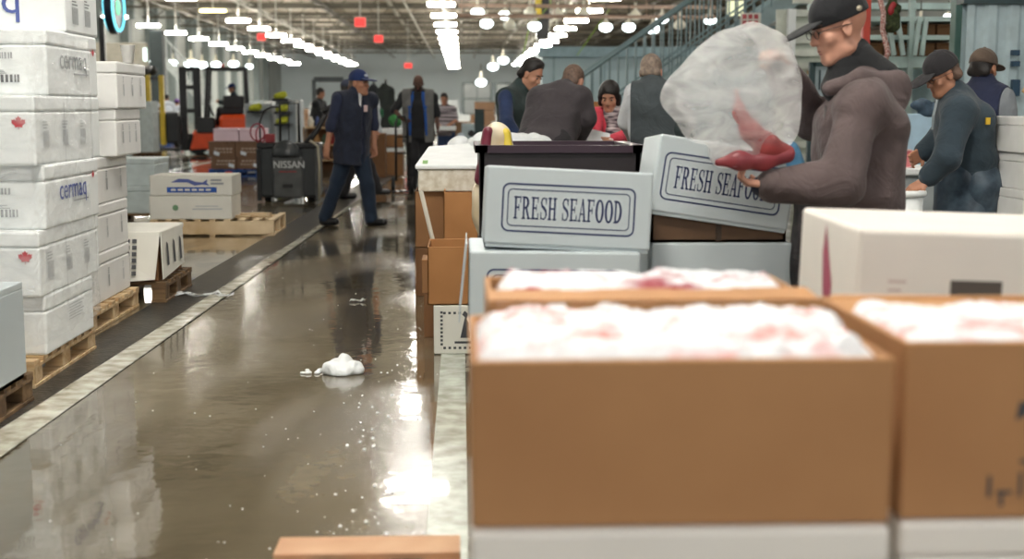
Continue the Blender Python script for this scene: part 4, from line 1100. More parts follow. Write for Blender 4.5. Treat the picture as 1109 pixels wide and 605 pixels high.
# upper group further: two brown cartons with a foam box full of ice
Yc2 = 8.9
A1, A2 = P(449, 205, Yc2), P(519, 272, Yc2); zmid = P(480, 238, Yc2).z
b1 = P(481, 206, Yc2-.12)
carton_open('brown carton with dark opening on its own stack, under the foam lid', A1.x, A1.x+.62, Yc2, Yc2+.5, P(460, 268, Yc2).z, A1.z-.015, BROWNM, flaps=False)
carton_open('brown carton in front, facing the aisle under the ice box', b1.x, b1.x+.5, Yc2-.42, Yc2-.02, P(480, 262, Yc2-.42).z, P(480, 208, Yc2-.42).z, BROWN, flaps=False)
zz = P(460, 268, Yc2).z
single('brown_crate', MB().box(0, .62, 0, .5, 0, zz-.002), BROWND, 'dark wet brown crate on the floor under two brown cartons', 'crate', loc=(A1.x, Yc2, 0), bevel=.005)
zz2 = P(480, 262, Yc2-.42).z
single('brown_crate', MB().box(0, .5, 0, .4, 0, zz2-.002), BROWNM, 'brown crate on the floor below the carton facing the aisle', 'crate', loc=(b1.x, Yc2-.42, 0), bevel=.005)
pp = MB(); u0, u1 = P(456, 206, 8.4), P(471, 268, 8.4); k_ = u0.z/(u0.z-u1.z); pp.tube([(u0.x, 8.36, u0.z), (u0.x+(u1.x-u0.x)*k_, 8.36, 0.0)], .014, 8); 

single('leaning_pole', pp, mat('pale_plastic_pole', (196, 190, 176), .5), 'thin pale pole leaning in front of the brown cartons', 'pole', smooth=True)
# foam box with sloping white lid
Yf = 9.05
fa, fb = P(453, 205, Yf-.2), P(523, 183, Yf-.2)
t = root('foam_ice_box', 'white foam box heaped with ice under a skewed lid, above brown cartons', 'foam box', (fa.x+.45, Yf-.2, A1.z-.012))
zf = A1.z-.012
b = MB(); b.box(-.45, .45, 0, .8, 0, fb.z-zf); part('body', b, mat('grimy_foam', (224, 219, 205), .6, 0, 20, rgb2=(198, 188, 166)), t, bevel=.01)
b = MB(); zt1 = fb.z-zf; b.add([(-.47,-.02,zt1-.0),(.46,-.02,zt1-.0),(.46,.85,zt1+.15),(-.4,.85,zt1+.10),(-.47,-.02,zt1+.03),(.46,-.02,zt1+.03),(.46,.85,zt1+.19),(-.4,.85,zt1+.13)], [(0,3,2,1),(4,5,6,7),(0,1,5,4),(1,2,6,5),(2,3,7,6),(3,0,4,7)])
part('lid', b, FOAM, t, bevel=.008)
b = MB(); b.flat([_r(-.42, -.385, .0, .12)], (0, 0, zt1+.037), (1, 0, .0), (0, 1, .155)); part('green_sticker', b, mat('sticker_green', (110, 170, 70), .5), t, label='small green sticker')
S = Solid(.012); rnd = random.Random(3)
for k in range(26): S.ell((rnd.uniform(-.2, .5), rnd.uniform(.75, 1.1), zt1+.1+rnd.uniform(0, .06)+.0), (rnd.uniform(.05, .09),)*3, k=.03)
S.noise = (.01, 24, 2); ih = S.build('ice_heap', ICE, loc=(fa.x+.45, Yf-.2, zf)); setp(ih, 'heap of ice showing behind the skewed foam lid', 'ice', kind='stuff')
single('ice_tub', MB().box(-.5, -.1, 0, .5, 0, .8), mat('grey_tub', (150, 156, 158), .5), 'grey tub holding ice behind the foam lid', 'tub', loc=(fa.x+.62, Yf+.62, 0), bevel=.02)

# ------------------------------------------------------------------ brown boxes full of ice in front
BROWNF = mat('brown_cardboard_front', (184, 138, 94), .7, 0, 2.2, rgb2=(170, 124, 82), detail=5, bump=.03, bscale=30)
def ice_field(name, label, x0, x1, y0, y1, z, amp, seed, stain, dome=.03, parent_z=.08, mapping=(1, 1, 1)):
    """heap of crushed ice: bumpy relief with a skirt down into the box"""
    from mathutils import noise as mn
    n, m = int((x1-x0)/.006), int((y1-y0)/.006); vs = []; fs = []
    for j in range(m+1):
        for i in range(n+1):
            u, v = i/n, j/m; x = x0+(x1-x0)*u; y = y0+(y1-y0)*v
            e = min(1, min(u, 1-u)*22)*min(1, min(v*16, (1-v)*9))
            p = V3((x*11+seed, y*11, seed)); hgt = mn.noise(p)*.5+mn.noise(p*2.3)*.4+mn.noise(p*6)*.22+mn.noise(p*14)*.12
            vs.append((x, y, z-.022*(1-e)+(dome*(max(0, math.sin(PI*v))**.5)+amp*hgt)*(.35+.65*e)))
    for j in range(m):
        for i in range(n): fs.append((j*(n+1)+i, j*(n+1)+i+1, (j+1)*(n+1)+i+1, (j+1)*(n+1)+i))
    k = len(vs); vs += [(x0, y0, z-parent_z), (x1, y0, z-parent_z), (x1, y1, z-parent_z), (x0, y1, z-parent_z)]
    fs.append((k, k+3, k+2, k+1))
    fs.append(tuple([k+1, k]+[0]+list(range(1, n+1)))[0:2]+tuple(range(0, n+1)))
    fs.append((k+3, k+2)+tuple(m*(n+1)+i for i in range(n, -1, -1)))
    fs.append((k, k+3)+tuple(j*(n+1) for j in range(m, -1, -1)))
    fs.append((k+2, k+1)+tuple(j*(n+1)+n for j in range(0, m+1)))
    b = MB(); b.add(vs, fs)
    return single(name, b, stain, label, 'ice', kind='stuff', smooth=True)
def ice_mat(name, red, thr, sc, stretch):
    m = mat(name, (228, 230, 234), .4, 0, sc, rgb2=(228, 230, 234), bump=.5, bscale=55, stretch=stretch)
    r = [n for n in m.node_tree.nodes if n.type == 'VALTORGB'][0]
    e = r.color_ramp.elements; e[0].position = thr[0]; e[0].color = L3((228, 230, 234)); e[1].position = thr[1]; e[1].color = L3(red)
    return m
ICE_A = ice_mat('ice_blood_front', (226, 110, 96), (.52, .70), 7, (1, 2.2, 1))
ICE_B = ice_mat('ice_blood_rear', (150, 40, 60), (.52, .66), 7, (1, 2.4, 1))
ICE_C = ice_mat('ice_blood_side', (232, 96, 84), (.49, .66), 7, (1, 2, 1))
def big_box(label, x0, x1, y0, y1, z0, z1, m=None, cap=True):
    m = m or BROWNF
    t = root('ice_box', label, 'carton', ((x0+x1)/2, y0, z0)); w = (x1-x0)/2; d = y1-y0; h = z1-z0
    b = MB(); b.box(-w, w, 0, .01, 0, h); part('front_panel', b, m, t, bevel=.003, seg=1)
    b = MB(); b.box(-w, w, d-.01, d, 0, h+.0); part('rear_panel', b, m, t, bevel=.003, seg=1)
    for s in (-1, 1):
        b = MB(); b.box(s*w-(.01 if s > 0 else 0), s*w+(.01 if s < 0 else 0), .01, d-.01, 0, h); part('side_panel', b, m, t, bevel=.003, seg=1)
    b = MB(); b.box(-w+.01, w-.01, .01, d-.01, 0, .01); part('bottom', b, m, t)
    return t
Y1 = 1.85
fl_, fr_ = P(510, 480, Y1).x, P(966, 480, Y1).x
zt, zb = P(730, 389, Y1).z, P(730, 569, Y1).z
# front carton
t = big_box('large brown carton full of blood-streaked ice, nearest of all, on a white foam box', fl_, fr_, Y1, Y1+.42, zb, zt)
ice_field('ice_heap', 'red-streaked crushed ice heaped in the nearest brown carton', fl_+.012, fr_-.012, Y1+.011, Y1+.405, zt+.006, .034, 3, ICE_A, dome=.02)
Y1b = Y1+.46
zt2 = zt+.012
big_box('brown carton of ice directly behind the nearest one', fl_+.035, fr_+.02, Y1b, Y1b+.40, zb, zt2)
ice_field('ice_heap', 'dark-red-streaked ice in the brown carton behind the nearest one', fl_+.06, fr_+.0, Y1b+.08, Y1b+.385, zt2+.004, .024, 8, ICE_B, dome=.016)
b = MB(); b.add([(fl_+.036, Y1b+.002, zt2+.002), (fr_+.018, Y1b+.002, zt2+.002), (fr_+.018, Y1b+.12, zt2+.008), (fl_+.036, Y1b+.10, zt2+.008), (fl_+.036, Y1b+.002, zt2+.007), (fr_+.018, Y1b+.002, zt2+.007), (fr_+.018, Y1b+.12, zt2+.013), (fl_+.036, Y1b+.10, zt2+.013)], [(0,3,2,1),(4,5,6,7),(0,1,5,4),(1,2,6,5),(2,3,7,6),(3,0,4,7)])
single('carton_flap', b, BROWNF, 'brown flap folded over the ice between the two nearest cartons', 'carton flap')
# right-hand neighbour
Yr = 1.97
rl, rr_ = P(978, 460, Yr).x, P(1300, 460, Yr).x
ztr, zbr = P(1050, 370, Yr).z, P(1050, 561, Yr).z
t = big_box('brown carton of pink ice beside the nearest one, cut by the picture edge', rl, rr_, Yr, Yr+.5, zbr, ztr)
b = MB(); b.flat([_r(.0, .02, 0, .006), _r(.015, .02, -.02, .0), _r(-.05, -.044, -.055, -.02), _r(-.035, -.01, -.05, -.044), _r(.0, .006, -.055, -.015), _r(-.03, -.024, -.07, -.05)], (-(rr_-rl)/2+.19, -.0015, .09), (1, 0, 0), (0, 0, 1)); part('marker_scrawl', b, INKK, t, label='dark marker strokes', kind='stuff')
b = MB(); b.flat([[(0, 0), (.02, .01), (.025, .03), (.005, .03)]], (-(rr_-rl)/2+.18, -.0015, .16), (1, 0, 0), (0, 0, 1)); part('marker_blot', b, INKK, t, label='dark marker blot')
ice_field('ice_heap', 'pink stained ice in the carton beside the nearest one', rl+.012, rr_-.012, Yr+.011, Yr+.40, ztr-.004, .02, 21, ICE_C, dome=.012)
b = MB(); b.add([(rl, Yr+.41, ztr-.02), (rr_, Yr+.41, ztr-.02), (rr_, Yr+.52, ztr-.012), (rl+.03, Yr+.52, ztr-.006), (rl, Yr+.41, ztr-.014), (rr_, Yr+.41, ztr-.014), (rr_, Yr+.52, ztr-.006), (rl+.03, Yr+.52, ztr-.0)], [(0,3,2,1),(4,5,6,7),(0,1,5,4),(1,2,6,5),(2,3,7,6),(3,0,4,7)])
single('carton_flap', b, BROWNF, 'rear flap of the pink-ice carton raised against the white foam box', 'carton flap')
# foam boxes beneath, down to a pallet
FF = mat('front_foam', (240, 236, 230), .5, .02, 4)
big = [('white foam box under the nearest brown carton', fl_+.0, fr_+.0, Y1-.005, Y1+.44, zb), ('white foam box under the second carton of ice', fl_+.035, fr_+.02, Y1b, Y1b+.41, zb), ('white foam box under the carton of pink ice', rl-.0, rr_, Yr-.005, Yr+.55, zbr)]
for lb, x0, x1, y0, y1, zt_ in big:
    z1 = zt_-.003; k = 0
    while z1 > .16:
        z0 = max(.14, z1-.27)
        crate('foam_fish_box', lb if k == 0 else lb.replace('white foam box', 'white foam box one tier lower') if k == 1 else lb.replace('white foam box', 'lowest white foam box'), 'foam box', (x0, y0, z0), (x1-x0, y1-y0, z1-z0), FF, lid=.06, bev=.01)
        z1 = z0-.002; k += 1
pallet('dark pallet under the nearest crates', fl_-.02, rr_+.02, 1.8, 2.85, 0, WOODD, n=9, h=.138)
# big white foam box lying behind, with a dark handle slot
Yq = 2.85
n1 = P(927, 247, Yq); nb = P(927, 330, Yq)
t = root('foam_fish_box', 'long white foam box with dark handle slot lying behind the carton of pink ice', 'foam box', (n1.x, Yq, n1.z-.31), rot=(0, R_(1.8), R_(-3)))
b = MB(); b.box(0, 1.0, 0, .62, 0, .31); part('body', b, mat('foam_warm', (232, 226, 218), .5, .02), t, bevel=.012, seg=3)
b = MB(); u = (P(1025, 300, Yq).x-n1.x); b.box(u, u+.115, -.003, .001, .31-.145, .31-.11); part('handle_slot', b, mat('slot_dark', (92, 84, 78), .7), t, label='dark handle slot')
b = MB(); b.flat([[(-.05, -.02), (.0, .06), (.04, .12), (.06, .05), (.04, -.04), (.0, -.10), (-.04, -.07)]], (-.002, .28, .17), (0, 1, 0), (0, 0, 1)); part('red_print', b, mat('maroon_print', (168, 70, 96), .5), t, label='maroon leaf-shaped print')
b = MB(); b.flat([_r(0, .04, 0, .006), _r(0, .03, -.02, -.014), _r(.01, .045, -.04, -.034)], (.07, -.002, .19), (1, 0, 0), (0, 0, 1)); part('printed_line', b, mat('faint_pink_print', (206, 186, 180), .5), t)
single('foam_fish_box', MB().box(0, 1.0, 0, .6, 0, n1.z-.31-.05-.14), FF, 'white foam box holding up the long one with handle slot', 'foam box', loc=(n1.x+.06, Yq+.05, .14), bevel=.01)
pallet('pallet below the long white foam box', n1.x+.0, n1.x+1.1, Yq+.03, Yq+.7, 0, WOODD, n=5, h=.138)
# ------------------------------------------------------------------ people in the hall
C_ = lambda n, rgb, **k: mat('cloth_'+n, rgb, k.pop('rough', .85), k.pop('var', .12), k.pop('scale', 7), bump=k.pop('bump', .5), bscale=k.pop('bscale', 7), bdist=.035, sheen=.1, **k)
H_DARK = mat('hair_dark', (34, 28, 26), .5, .2, 30, bump=.2, bscale=120)
H_BRN = mat('hair_brown_grey', (122, 98, 84), .6, .2, 40, bump=.2, bscale=120)
H_GREY = mat('hair_grey', (150, 132, 118), .6, .2, 40, bump=.2, bscale=120)
SK1 = SKIN('light', (204, 150, 122)); SK2 = SKIN('tan', (186, 132, 104)); SK3 = SKIN('deep', (96, 66, 54)); SK4 = SKIN('pink', (214, 158, 134))

def lv(a, b, t): return a.lerp(b, t)

# --- man with the fish
Yf = 5.02
def p(x, y, d=0.0): return P(x, y, Yf+d)
O = V3((p(935, 300).x, Yf, 0))
J = dict(head=p(909, 29, .0), fwd=V3((-.95, -.12, -.30)), neck=p(936, 88, .02), chest=p(931, 142, .02), hip=p(922, 262, .03), side=V3((-.12, .99, 0)),
         shL=p(932, 116, -.19), shR=p(926, 112, .2), elL=p(912, 198, -.30), elR=p(882, 130, .30), haL=p(834, 201, -.235), haR=p(848, 78, .16),
         hdL=V3((-.9, .1, .12)), pnL=V3((.0, .1, 1)), hdR=V3((-.5, -.35, .75)), pnR=V3((-.5, -.7, -.5)))
JK = C_('grey_brown', (96, 82, 82), var=.1, scale=9)
BLK = C_('black', (26, 28, 32))
NAVY = C_('navy', (38, 42, 62))
PANT = C_('dark_speckled', (66, 60, 62), rgb2=(34, 34, 38), scale=26)
T, j, R, q = person('man in black cap and taupe hooded jacket bagging fish beside the tilted carton', O, J, SK4, (JK, .05, (.98, .97), .16, .010), bottom=(PANT, .025),
    hair=None, cap=(C_('cap_black', (14, 16, 22)),), h=.0065, curl=(.8, .8), glasses=True, inner=BLK, cuffs=NAVY, build=1.08, hr=1.1, brow=H_BRN)
ax = (j['neck']-j['hip']).normalized()
S = Solid(.007)      # hood lying open on the back: a rim round the neck that sags behind
nk = j['neck']
def hp(x, y, d): return p(x, y, d)-O
S.cap(hp(898, 96, -.15), hp(932, 86, -.17), .022, .03, k=.03); S.cap(hp(932, 86, -.17), hp(972, 88, -.11), .03, .03, k=.03)
S.cap(hp(898, 96, .15), hp(932, 86, .17), .022, .03, k=.03); S.cap(hp(932, 86, .17), hp(972, 88, .11), .03, .03, k=.03)
S.cap(hp(974, 89, -.11), hp(974, 89, .11), .03, .03, k=.03); S.cap(hp(972, 102, -.08), hp(972, 102, .08), .04, .04, k=.05); S.cap(hp(958, 112, -.1), hp(958, 112, .1), .07, .07, k=.05); S.cap(hp(945, 104, -.1), hp(945, 104, .1), .06, .06, k=.05)
S.noise = (.009, 22, 6); S.build('hood', JK, T)
S = Solid(.006)
S.cap(hp(918, 88, 0), hp(916, 72, 0), .10, .066, k=.03); S.cap(hp(952, 84, -.05), hp(934, 58, -.02), .075, .045, k=.04); S.cap(hp(952, 84, .07), hp(934, 58, .03), .075, .045, k=.04); S.noise = (.006, 24, 7)
S.build('inner_hood', BLK, T)
b = MB(); a0 = j['chest']+V3((-.155, -.06, .1)); b.tube([a0, a0+V3((-.01, 0, -.3)), j['hip']+V3((-.14, -.06, -.1))], .006, 6)
part('zip', b, mat('zip_metal', (80, 76, 76), .4), T, smooth=True)
b = Solid(.005); b.ell(q(.086, -.055, .055), (.006, .012, .012), cols(*R)); 
for e in (-1,): 
    g_ = Solid(.003); g_.ell(q(e*.078, -.05, .045), (.012, .014, .012), cols(*R)); g_.build('cap_emblem', mat('emblem_cream', (180, 170, 150), .6), T, label='small cream emblem on the side of the cap')
S = Solid(.007); S.cap(hp(884, 215, -.02), hp(876, 300, -.02), .085, .08, k=.03, side=(0, 1, 0), q=1.5); S.noise = (.01, 18, 4); S.build('lower_front', PANT, T, label='dark speckled cloth hanging at the front below the jacket')
# blue glove-like cuff piece showing under the fish
S = Solid(.006); c0 = p(857, 160, -.12)-O; S.cap(c0, c0+V3((.02, .0, -.07)), .03, .035, k=.02); S.noise = (.004, 40, 2); S.build('blue_towel', C_('blue_towel', (92, 150, 190)), T, label='blue cloth at the wrist')

# fish fillets
FISH = mat('tuna_red', (160, 62, 62), .45, 0, 9, rgb2=(136, 66, 66), stretch=(1, 1, 3), bump=.05, detail=5, coat=.1)
FISH2 = mat('tuna_dark', (156, 62, 68), .45, 0, 9, rgb2=(124, 52, 60), bump=.05, detail=5, coat=.1)
def strip(name, label, pts, rad, m, side, qq, dd):
    S = Solid(.006)
    for i in range(len(pts)-1): S.cap(pts[i], pts[i+1], rad[i], rad[i+1], k=.03, side=side, q=qq)
    S.noise = (.003, 30, 3); o = S.build(name, m); return setp(o, label, 'fish')
strip('fish_fillet', 'long red fish fillet curving up inside the plastic bag', [p(797, 97, -.285), p(801, 122, -.285), p(812, 142, -.285), p(830, 157, -.275), p(852, 166, -.25)], [.009, .02, .034, .042, .03], FISH, (0, 1, 0), .5, 0)
strip('fish_fillet', 'dark red fish fillet lying level across the hand', [p(778, 176, -.28), p(800, 174, -.28), p(826, 173, -.265), p(852, 168, -.25)], [.016, .032, .034, .028], FISH2, (0, 1, 0), .75, 0)

# plastic bag: hollow crumpled film
BAGM = bpy.data.materials.new('bag_film'); BAGM.use_nodes = True; wrap_nodes(BAGM, (.22, .48), (254, 254, 254), 6, .5, rough=.3, trans=.5)
Sb = Solid(.011)
outl = [(742, 98, .075), (752, 112, .10), (772, 92, .12), (790, 66, .115), (803, 55, .09), (822, 56, .09), (834, 78, .10), (840, 112, .09), (842, 140, .085), (815, 115, .14), (790, 120, .12), (768, 124, .09), (800, 142, .085), (815, 158, .07), (790, 165, .035), (778, 170, .025)]
for x, y, r_ in outl:
    c = p(x, y, -.24+(x-790)*.001); Sb.ell(c, (r_*.98, r_*.75, r_*1.0), k=.07)
Sb.cap(p(846, 72, .02), p(826, 66, -.15), .05, .09, k=.06)
Sb.noise = (.020, 17, 11)
V, Fc = Sb.mesh()
bm_ = MB(); bm_.v = [tuple(v) for v in V]; bm_.f = [tuple(f_) for f_ in Fc]
ob = single('plastic_bag', bm_, BAGM, 'large clear plastic bag billowing round the fish in the man\'s hands', 'bag', smooth=True)

# --- group at the table
Yg = 10.2
def g(x, y, d=0.0): return P(x, y, Yg+d)
def stand(x, d=0): a = P(x, 200, Yg+d); return V3((a.x, Yg+d, 0))
VG = C_('vest_green', (44, 60, 60)); NVY2 = C_('navy_sleeve', (36, 54, 92)); CHAR = C_('charcoal', (66, 60, 64)); TRS = C_('trousers_black', (36, 34, 38))
# man in green vest looking down
Yg = 10.65; O = stand(560, .3)
J = dict(head=g(575, 80, .35), fwd=V3((.62, -.42, -.42)), neck=g(563, 98, .42), chest=g(560, 118, .40), hip=g(558, 162, .45), side=V3((-.45, -.85, 0)),
         shL=g(583, 104, .62), shR=g(548, 106, .25), elL=g(592, 130, .6), elR=g(549, 133, .1), haL=g(612, 150, .5), haR=g(562, 152, .05))
person('dark-haired man in dark green vest and navy sleeves standing over the yellow-panelled bag', O, J, SK1, (NVY2, .02, (.95, .95), .05, .006), bottom=(TRS, .02), hair=(H_DARK, 'full'),
       vest=(VG, .045, .08, 0, None), h=.009, brow=H_DARK, beard=None)
# man bending over the table, back to us
Yg = 10.2; O = stand(590, -.1)
J = dict(head=g(621, 88, .22), fwd=V3((.55, .75, -.38)), neck=g(611, 99, .12), chest=g(604, 116, .05), hip=g(588, 158, -.15), side=V3((.93, -.36, 0)),
         shL=g(584, 107, .1), shR=g(628, 106, -.02), elL=g(580, 134, .3), elR=g(635, 128, -.05), haL=g(598, 152, .35), haR=g(624, 150, .1), hdR=V3((-.1, .2, -.95)))
person('man in charcoal jacket seen from behind, leaning over the table between two others', O, J, SK4, (CHAR, .045, (.98, .95), .10, .010), bottom=(TRS, .045), hair=(H_BRN, 'short'), h=.009, build=1.05, face=False)
# woman in coral cardigan
O = stand(662, .7)
CORAL = C_('coral', (226, 72, 92)); SCARF = mat('striped_scarf', (200, 190, 190), .8, 0, 34, rgb2=(60, 50, 66), stretch=(.3, .3, 1.5), detail=1)
J = dict(head=g(660, 104, .55), fwd=V3((-.22, -.86, -.42)), neck=g(663, 119, .65), chest=g(664, 137, .68), hip=g(668, 172, .75), side=V3((-.98, .12, 0)),
         shL=g(682, 124, .62), shR=g(646, 124, .68), elL=g(679, 146, .48), elR=g(645, 147, .5), haL=g(657, 153, .3), haR=g(651, 153, .25), hdL=V3((-.9, -.3, 0)), hdR=V3((.3, -.9, 0)))
T, j, R, q = person('black-haired woman in coral cardigan and striped scarf reading papers', O, J, SK1, (CORAL, .022, (.92, .9), .08, .006), bottom=(TRS, .02), hair=(H_DARK, 'bob'), h=.008, build=.88, r=.93, hr=.95, brow=H_DARK)
S = Solid(.008); S.cap(j['neck']+V3((-.0, -.06, .0)), j['chest']+V3((-.0, -.115, -.04)), .07, .05, k=.03, side=(1, 0, 0), q=1.1); S.cap(j['chest']+V3((-.01, -.11, -.04)), j['chest']+V3((-.03, -.12, -.16)), .06, .045, k=.03); S.noise = (.008, 30, 3)
S.build('scarf', SCARF, T, label='black and white striped scarf')
b = MB(); b.obox((0, 0, 0), (.30, .22, .004), Matrix.Rotation(R_(14), 3, 'Y') @ Matrix.Rotation(R_(28), 3, 'X')); b.obox((.03, .01, -.008), (.3, .22, .003), Matrix.Rotation(R_(20), 3, 'Y') @ Matrix.Rotation(R_(26), 3, 'X'))
setp(part('paper_sheet', b, mat('paper_white', (232, 234, 238), .6, .02), loc=g(641, 147, .22)), 'white papers held out over the table by the woman in coral', 'paper')
# man in grey vest, back to us
O = stand(712, -.6)
GV = C_('vest_grey', (70, 78, 82)); GV2 = C_('vest_dark', (48, 60, 62)); WHS = C_('shirt_white', (218, 220, 224), rough=.7)
J = dict(head=g(705, 78, -.6), fwd=V3((.25, .86, -.35)), neck=g(706, 95, -.65), chest=g(708, 115, -.62), hip=g(712, 172, -.6), side=V3((.96, -.2, 0)),
         shL=g(688, 102, -.62), shR=g(728, 104, -.7), elL=g(679, 133, -.5), elR=g(744, 132, -.6), haL=g(690, 154, -.2), haR=g(726, 146, -.55), hdR=V3((-.9, .2, .1)))
T, j, R, q = person('grey-haired man in dark vest over white shirt, seen from behind by the plastic bag', O, J, SK4, (WHS, .03, (.95, .93), .02, .010), bottom=(TRS, .03), hair=(H_GREY, 'short'),
       vest=(GV, .05, .12, 0, None), h=.009, face=False, build=1.0, inner=C_('collar_black', (30, 30, 34)))
S = Solid(.008); a = j['elR']; S.cap(g(722, 112, -.72)-O, g(736, 140, -.72)-O, .05, .075, k=.04, side=(0, 1, 0), q=.6); S.cap(g(736, 140, -.72)-O, g(748, 152, -.7)-O, .06, .05, k=.04); S.noise = (.01, 24, 3)
S.build('draped_coat', GV2, T, label='dark coat draped over the arm')
# sorting table and things on it
tz = P(640, 160, 10.4).z
t = root('work_table', 'pale work table the four people stand round', 'table', (g(634, 160).x, 10.75, 0))
b = MB(); b.box(-.36, .36, -.2, .2, tz-.05, tz-.005); part('tabletop', b, WCARD, t, bevel=.008)
for sx in (-.3, .3):
    for sy in (-.16, .16): b = MB(); b.box(sx-.03, sx+.03, sy-.03, sy+.03, 0, tz-.05); part('leg', b, STEELB, t)
c = g(638, 139, 1.3)
t = crate('brown_carton', 'brown carton standing behind the woman in coral, beside her shoulder', 'carton', (c.x-.11, 11.4, tz-.06+.0), (.27, .3, P(640, 110, 11.4).z-tz+.06), BROWN, lid=.05, bev=.004)
b = MB(); b.flat([_r(-.06, .08, .2, .215), _r(-.04, .05, .235, .245)], (0, -.1545, 0), (1, 0, 0), (0, 0, 1)); part('printed_line', b, BROWND, t)
single('side_counter', MB().box(0, .8, 0, .6, 0, tz-.07), WCARD, 'pale counter carrying the brown carton behind the woman in coral', 'counter', loc=(c.x-.3, 11.25, 0), bevel=.01)

# --- walking man
Yw_ = 14.3
def w(x, y, d=0.0): return P(x, y, Yw_+d)
O = V3((w(376, 200).x, Yw_, 0))
VN = C_('quilted_navy', (36, 43, 62), scale=16); SN = C_('shirt_navy', (40, 48, 74)); JN = C_('jeans_dark', (26, 44, 66))
J = dict(head=w(389, 90), fwd=V3((.78, -.62, .04)), neck=w(385, 103), chest=w(383, 121), hip=w(381, 162), side=V3((-.62, -.76, 0)),
         shL=w(402, 109, .17), shR=w(367, 108, -.13), elL=w(405, 134, .2), elR=w(359, 134, -.16), haL=w(405, 158, .16), haR=w(354, 160, -.18), hdL=V3((.1, -.1, -1)), hdR=V3((-.1, -.1, -1)),
         hjL=w(389, 164, .06), hjR=w(374, 164, -.06), kneeL=w(397, 198, -.02), ankL=w(402, 233, .0), kneeR=w(366, 196, .0), ankR=w(352, 230, .1), toeL=V3((.93, -.35, 0)), toeR=V3((.8, -.5, 0)))
for e in 'LR': J['ank'+e].z = .09
T, j, R, q = person('man in blue cap, quilted navy vest and jeans striding across the wet aisle', O, J, SK2, (SN, .022, (.58, .58), .04, .006), bottom=(JN, .022), cap=(C_('cap_blue', (28, 50, 104)), mat('cap_patch', (190, 200, 215), .6)),
       vest=(VN, .045, .16, .022, None), h=.008, build=1.04, hr=1.12, brow=H_DARK, hair=(H_BRN, 'rim'), curl=(.7, .7))
b = MB(); S = Solid(.006); S.cap(j['neck']+V3((.045, -.055, .0)), j['chest']+V3((.075, -.115, .03)), .03, .016, k=.02); S.build('undershirt', C_('undershirt_white', (215, 216, 220)), T)
b = MB(); k0 = j['chest']+V3((.14, -.11, .04)); b.box(k0.x-.02, k0.x+.02, k0.y-.012, k0.y+.006, k0.z-.04, k0.z+.03); part('name_badge', b, mat('badge_white_red', (220, 190, 190), .5), T, bevel=.004)

# --- person striding behind him
Yb = 18.6
def bq(x, y, d=0.0): return P(x, y, Yb+d)
O = V3((bq(390, 200).x, Yb, 0))
J = dict(head=bq(377, 96), fwd=V3((.9, .3, -.1)), neck=bq(380, 107), chest=bq(384, 121), hip=bq(389, 155), side=V3((.3, -.95, 0)),
         shL=bq(386, 112, .16), shR=bq(383, 112, -.16), elL=bq(396, 130, .2), elR=bq(392, 132, -.2), haL=bq(404, 140, .15), haR=bq(402, 144, -.15),
         hjL=bq(389, 157, .08), hjR=bq(389, 157, -.08), kneeL=bq(400, 180, .06), ankL=bq(409, 206, .05), kneeR=bq(380, 184, -.06), ankR=bq(372, 208, -.05), toeL=V3((1, .1, 0)), toeR=V3((1, .1, 0)))
J['ankR'].z = .09; J['ankL'].z = .14
person('person in dark clothes half hidden behind the striding man in the blue cap', O, J, SK2, (TRS, .03, (.95, .95), .1, .008), bottom=(TRS, .02), cap=(C_('cap_dull', (60, 66, 84)),), hair=(H_DARK, 'rim'), h=.011, face=False)

# --- large man in grey vest
Yl = 20.3
def l(x, y, d=0.0): return P(x, y, Yl+d)
O = V3((l(452, 200).x, Yl, 0))
J = dict(head=l(453, 90), fwd=V3((-.05, -.95, -.28)), neck=l(453, 102, .06), chest=l(453, 116, .05), hip=l(454, 146, .05), side=V3((-1, .05, 0)),
         shL=l(468, 106, .05), shR=l(438, 105, .05), elL=l(473, 124, .05), elR=l(427, 119, -.05), haL=l(474, 138, -.02), haR=l(435, 128, -.22), hdR=V3((.75, -.4, -.4)), hdL=V3((0, -.15, -1)),
         kneeL=l(460, 172, .0), ankL=l(460, 200, .05), kneeR=l(448, 172, -.1), ankR=l(446, 201, -.1), toeL=V3((.2, -.95, 0)), toeR=V3((-.15, -.98, 0)))
for e in 'LR': J['ank'+e].z = .09
T, j, R, q = person('large man in black T-shirt and open grey vest lined in bright blue', O, J, SK3, (BLK, .03, (.5, .5), .06, .006), bottom=(C_('trousers_black2', (24, 24, 28)), .03),
       vest=(C_('vest_heather', (112, 112, 110)), .055, .12, .085, C_('vest_blue', (34, 84, 160))), h=.011, build=1.22, beard=H_DARK, brow=H_DARK, hair=(H_DARK, 'rim'))
# hand truck he holds
t = root('hand_truck', 'black hand truck standing in front of the large man', 'hand truck', (l(430, 170).x, Yl-.35, 0))
b = MB(); b.tube([(0, 0, .18), (0, .02, 1.05), (.04, .03, 1.16), (.14, .03, 1.16), (.18, .02, 1.05), (.18, 0, .18)], .018, 8); b.tube([(0, .01, .6), (.18, .01, .6)], .014, 6); b.tube([(0, .01, .85), (.18, .01, .85)], .014, 6)
part('frame', b, mat('black_steel', (26, 26, 28), .4), t, smooth=True)
b = MB(); b.box(-.05, .23, -.28, 0, .02, .035); part('toe_plate', b, mat('black_steel', (26, 26, 28), .4), t)
for x in (-.05, .23): b = MB(); b.cyl((x-.025, .05, .12), (x+.025, .05, .12), .12, n=20); part('wheel', b, mat('rubber_black', (18, 18, 20), .7), t, bevel=.006)

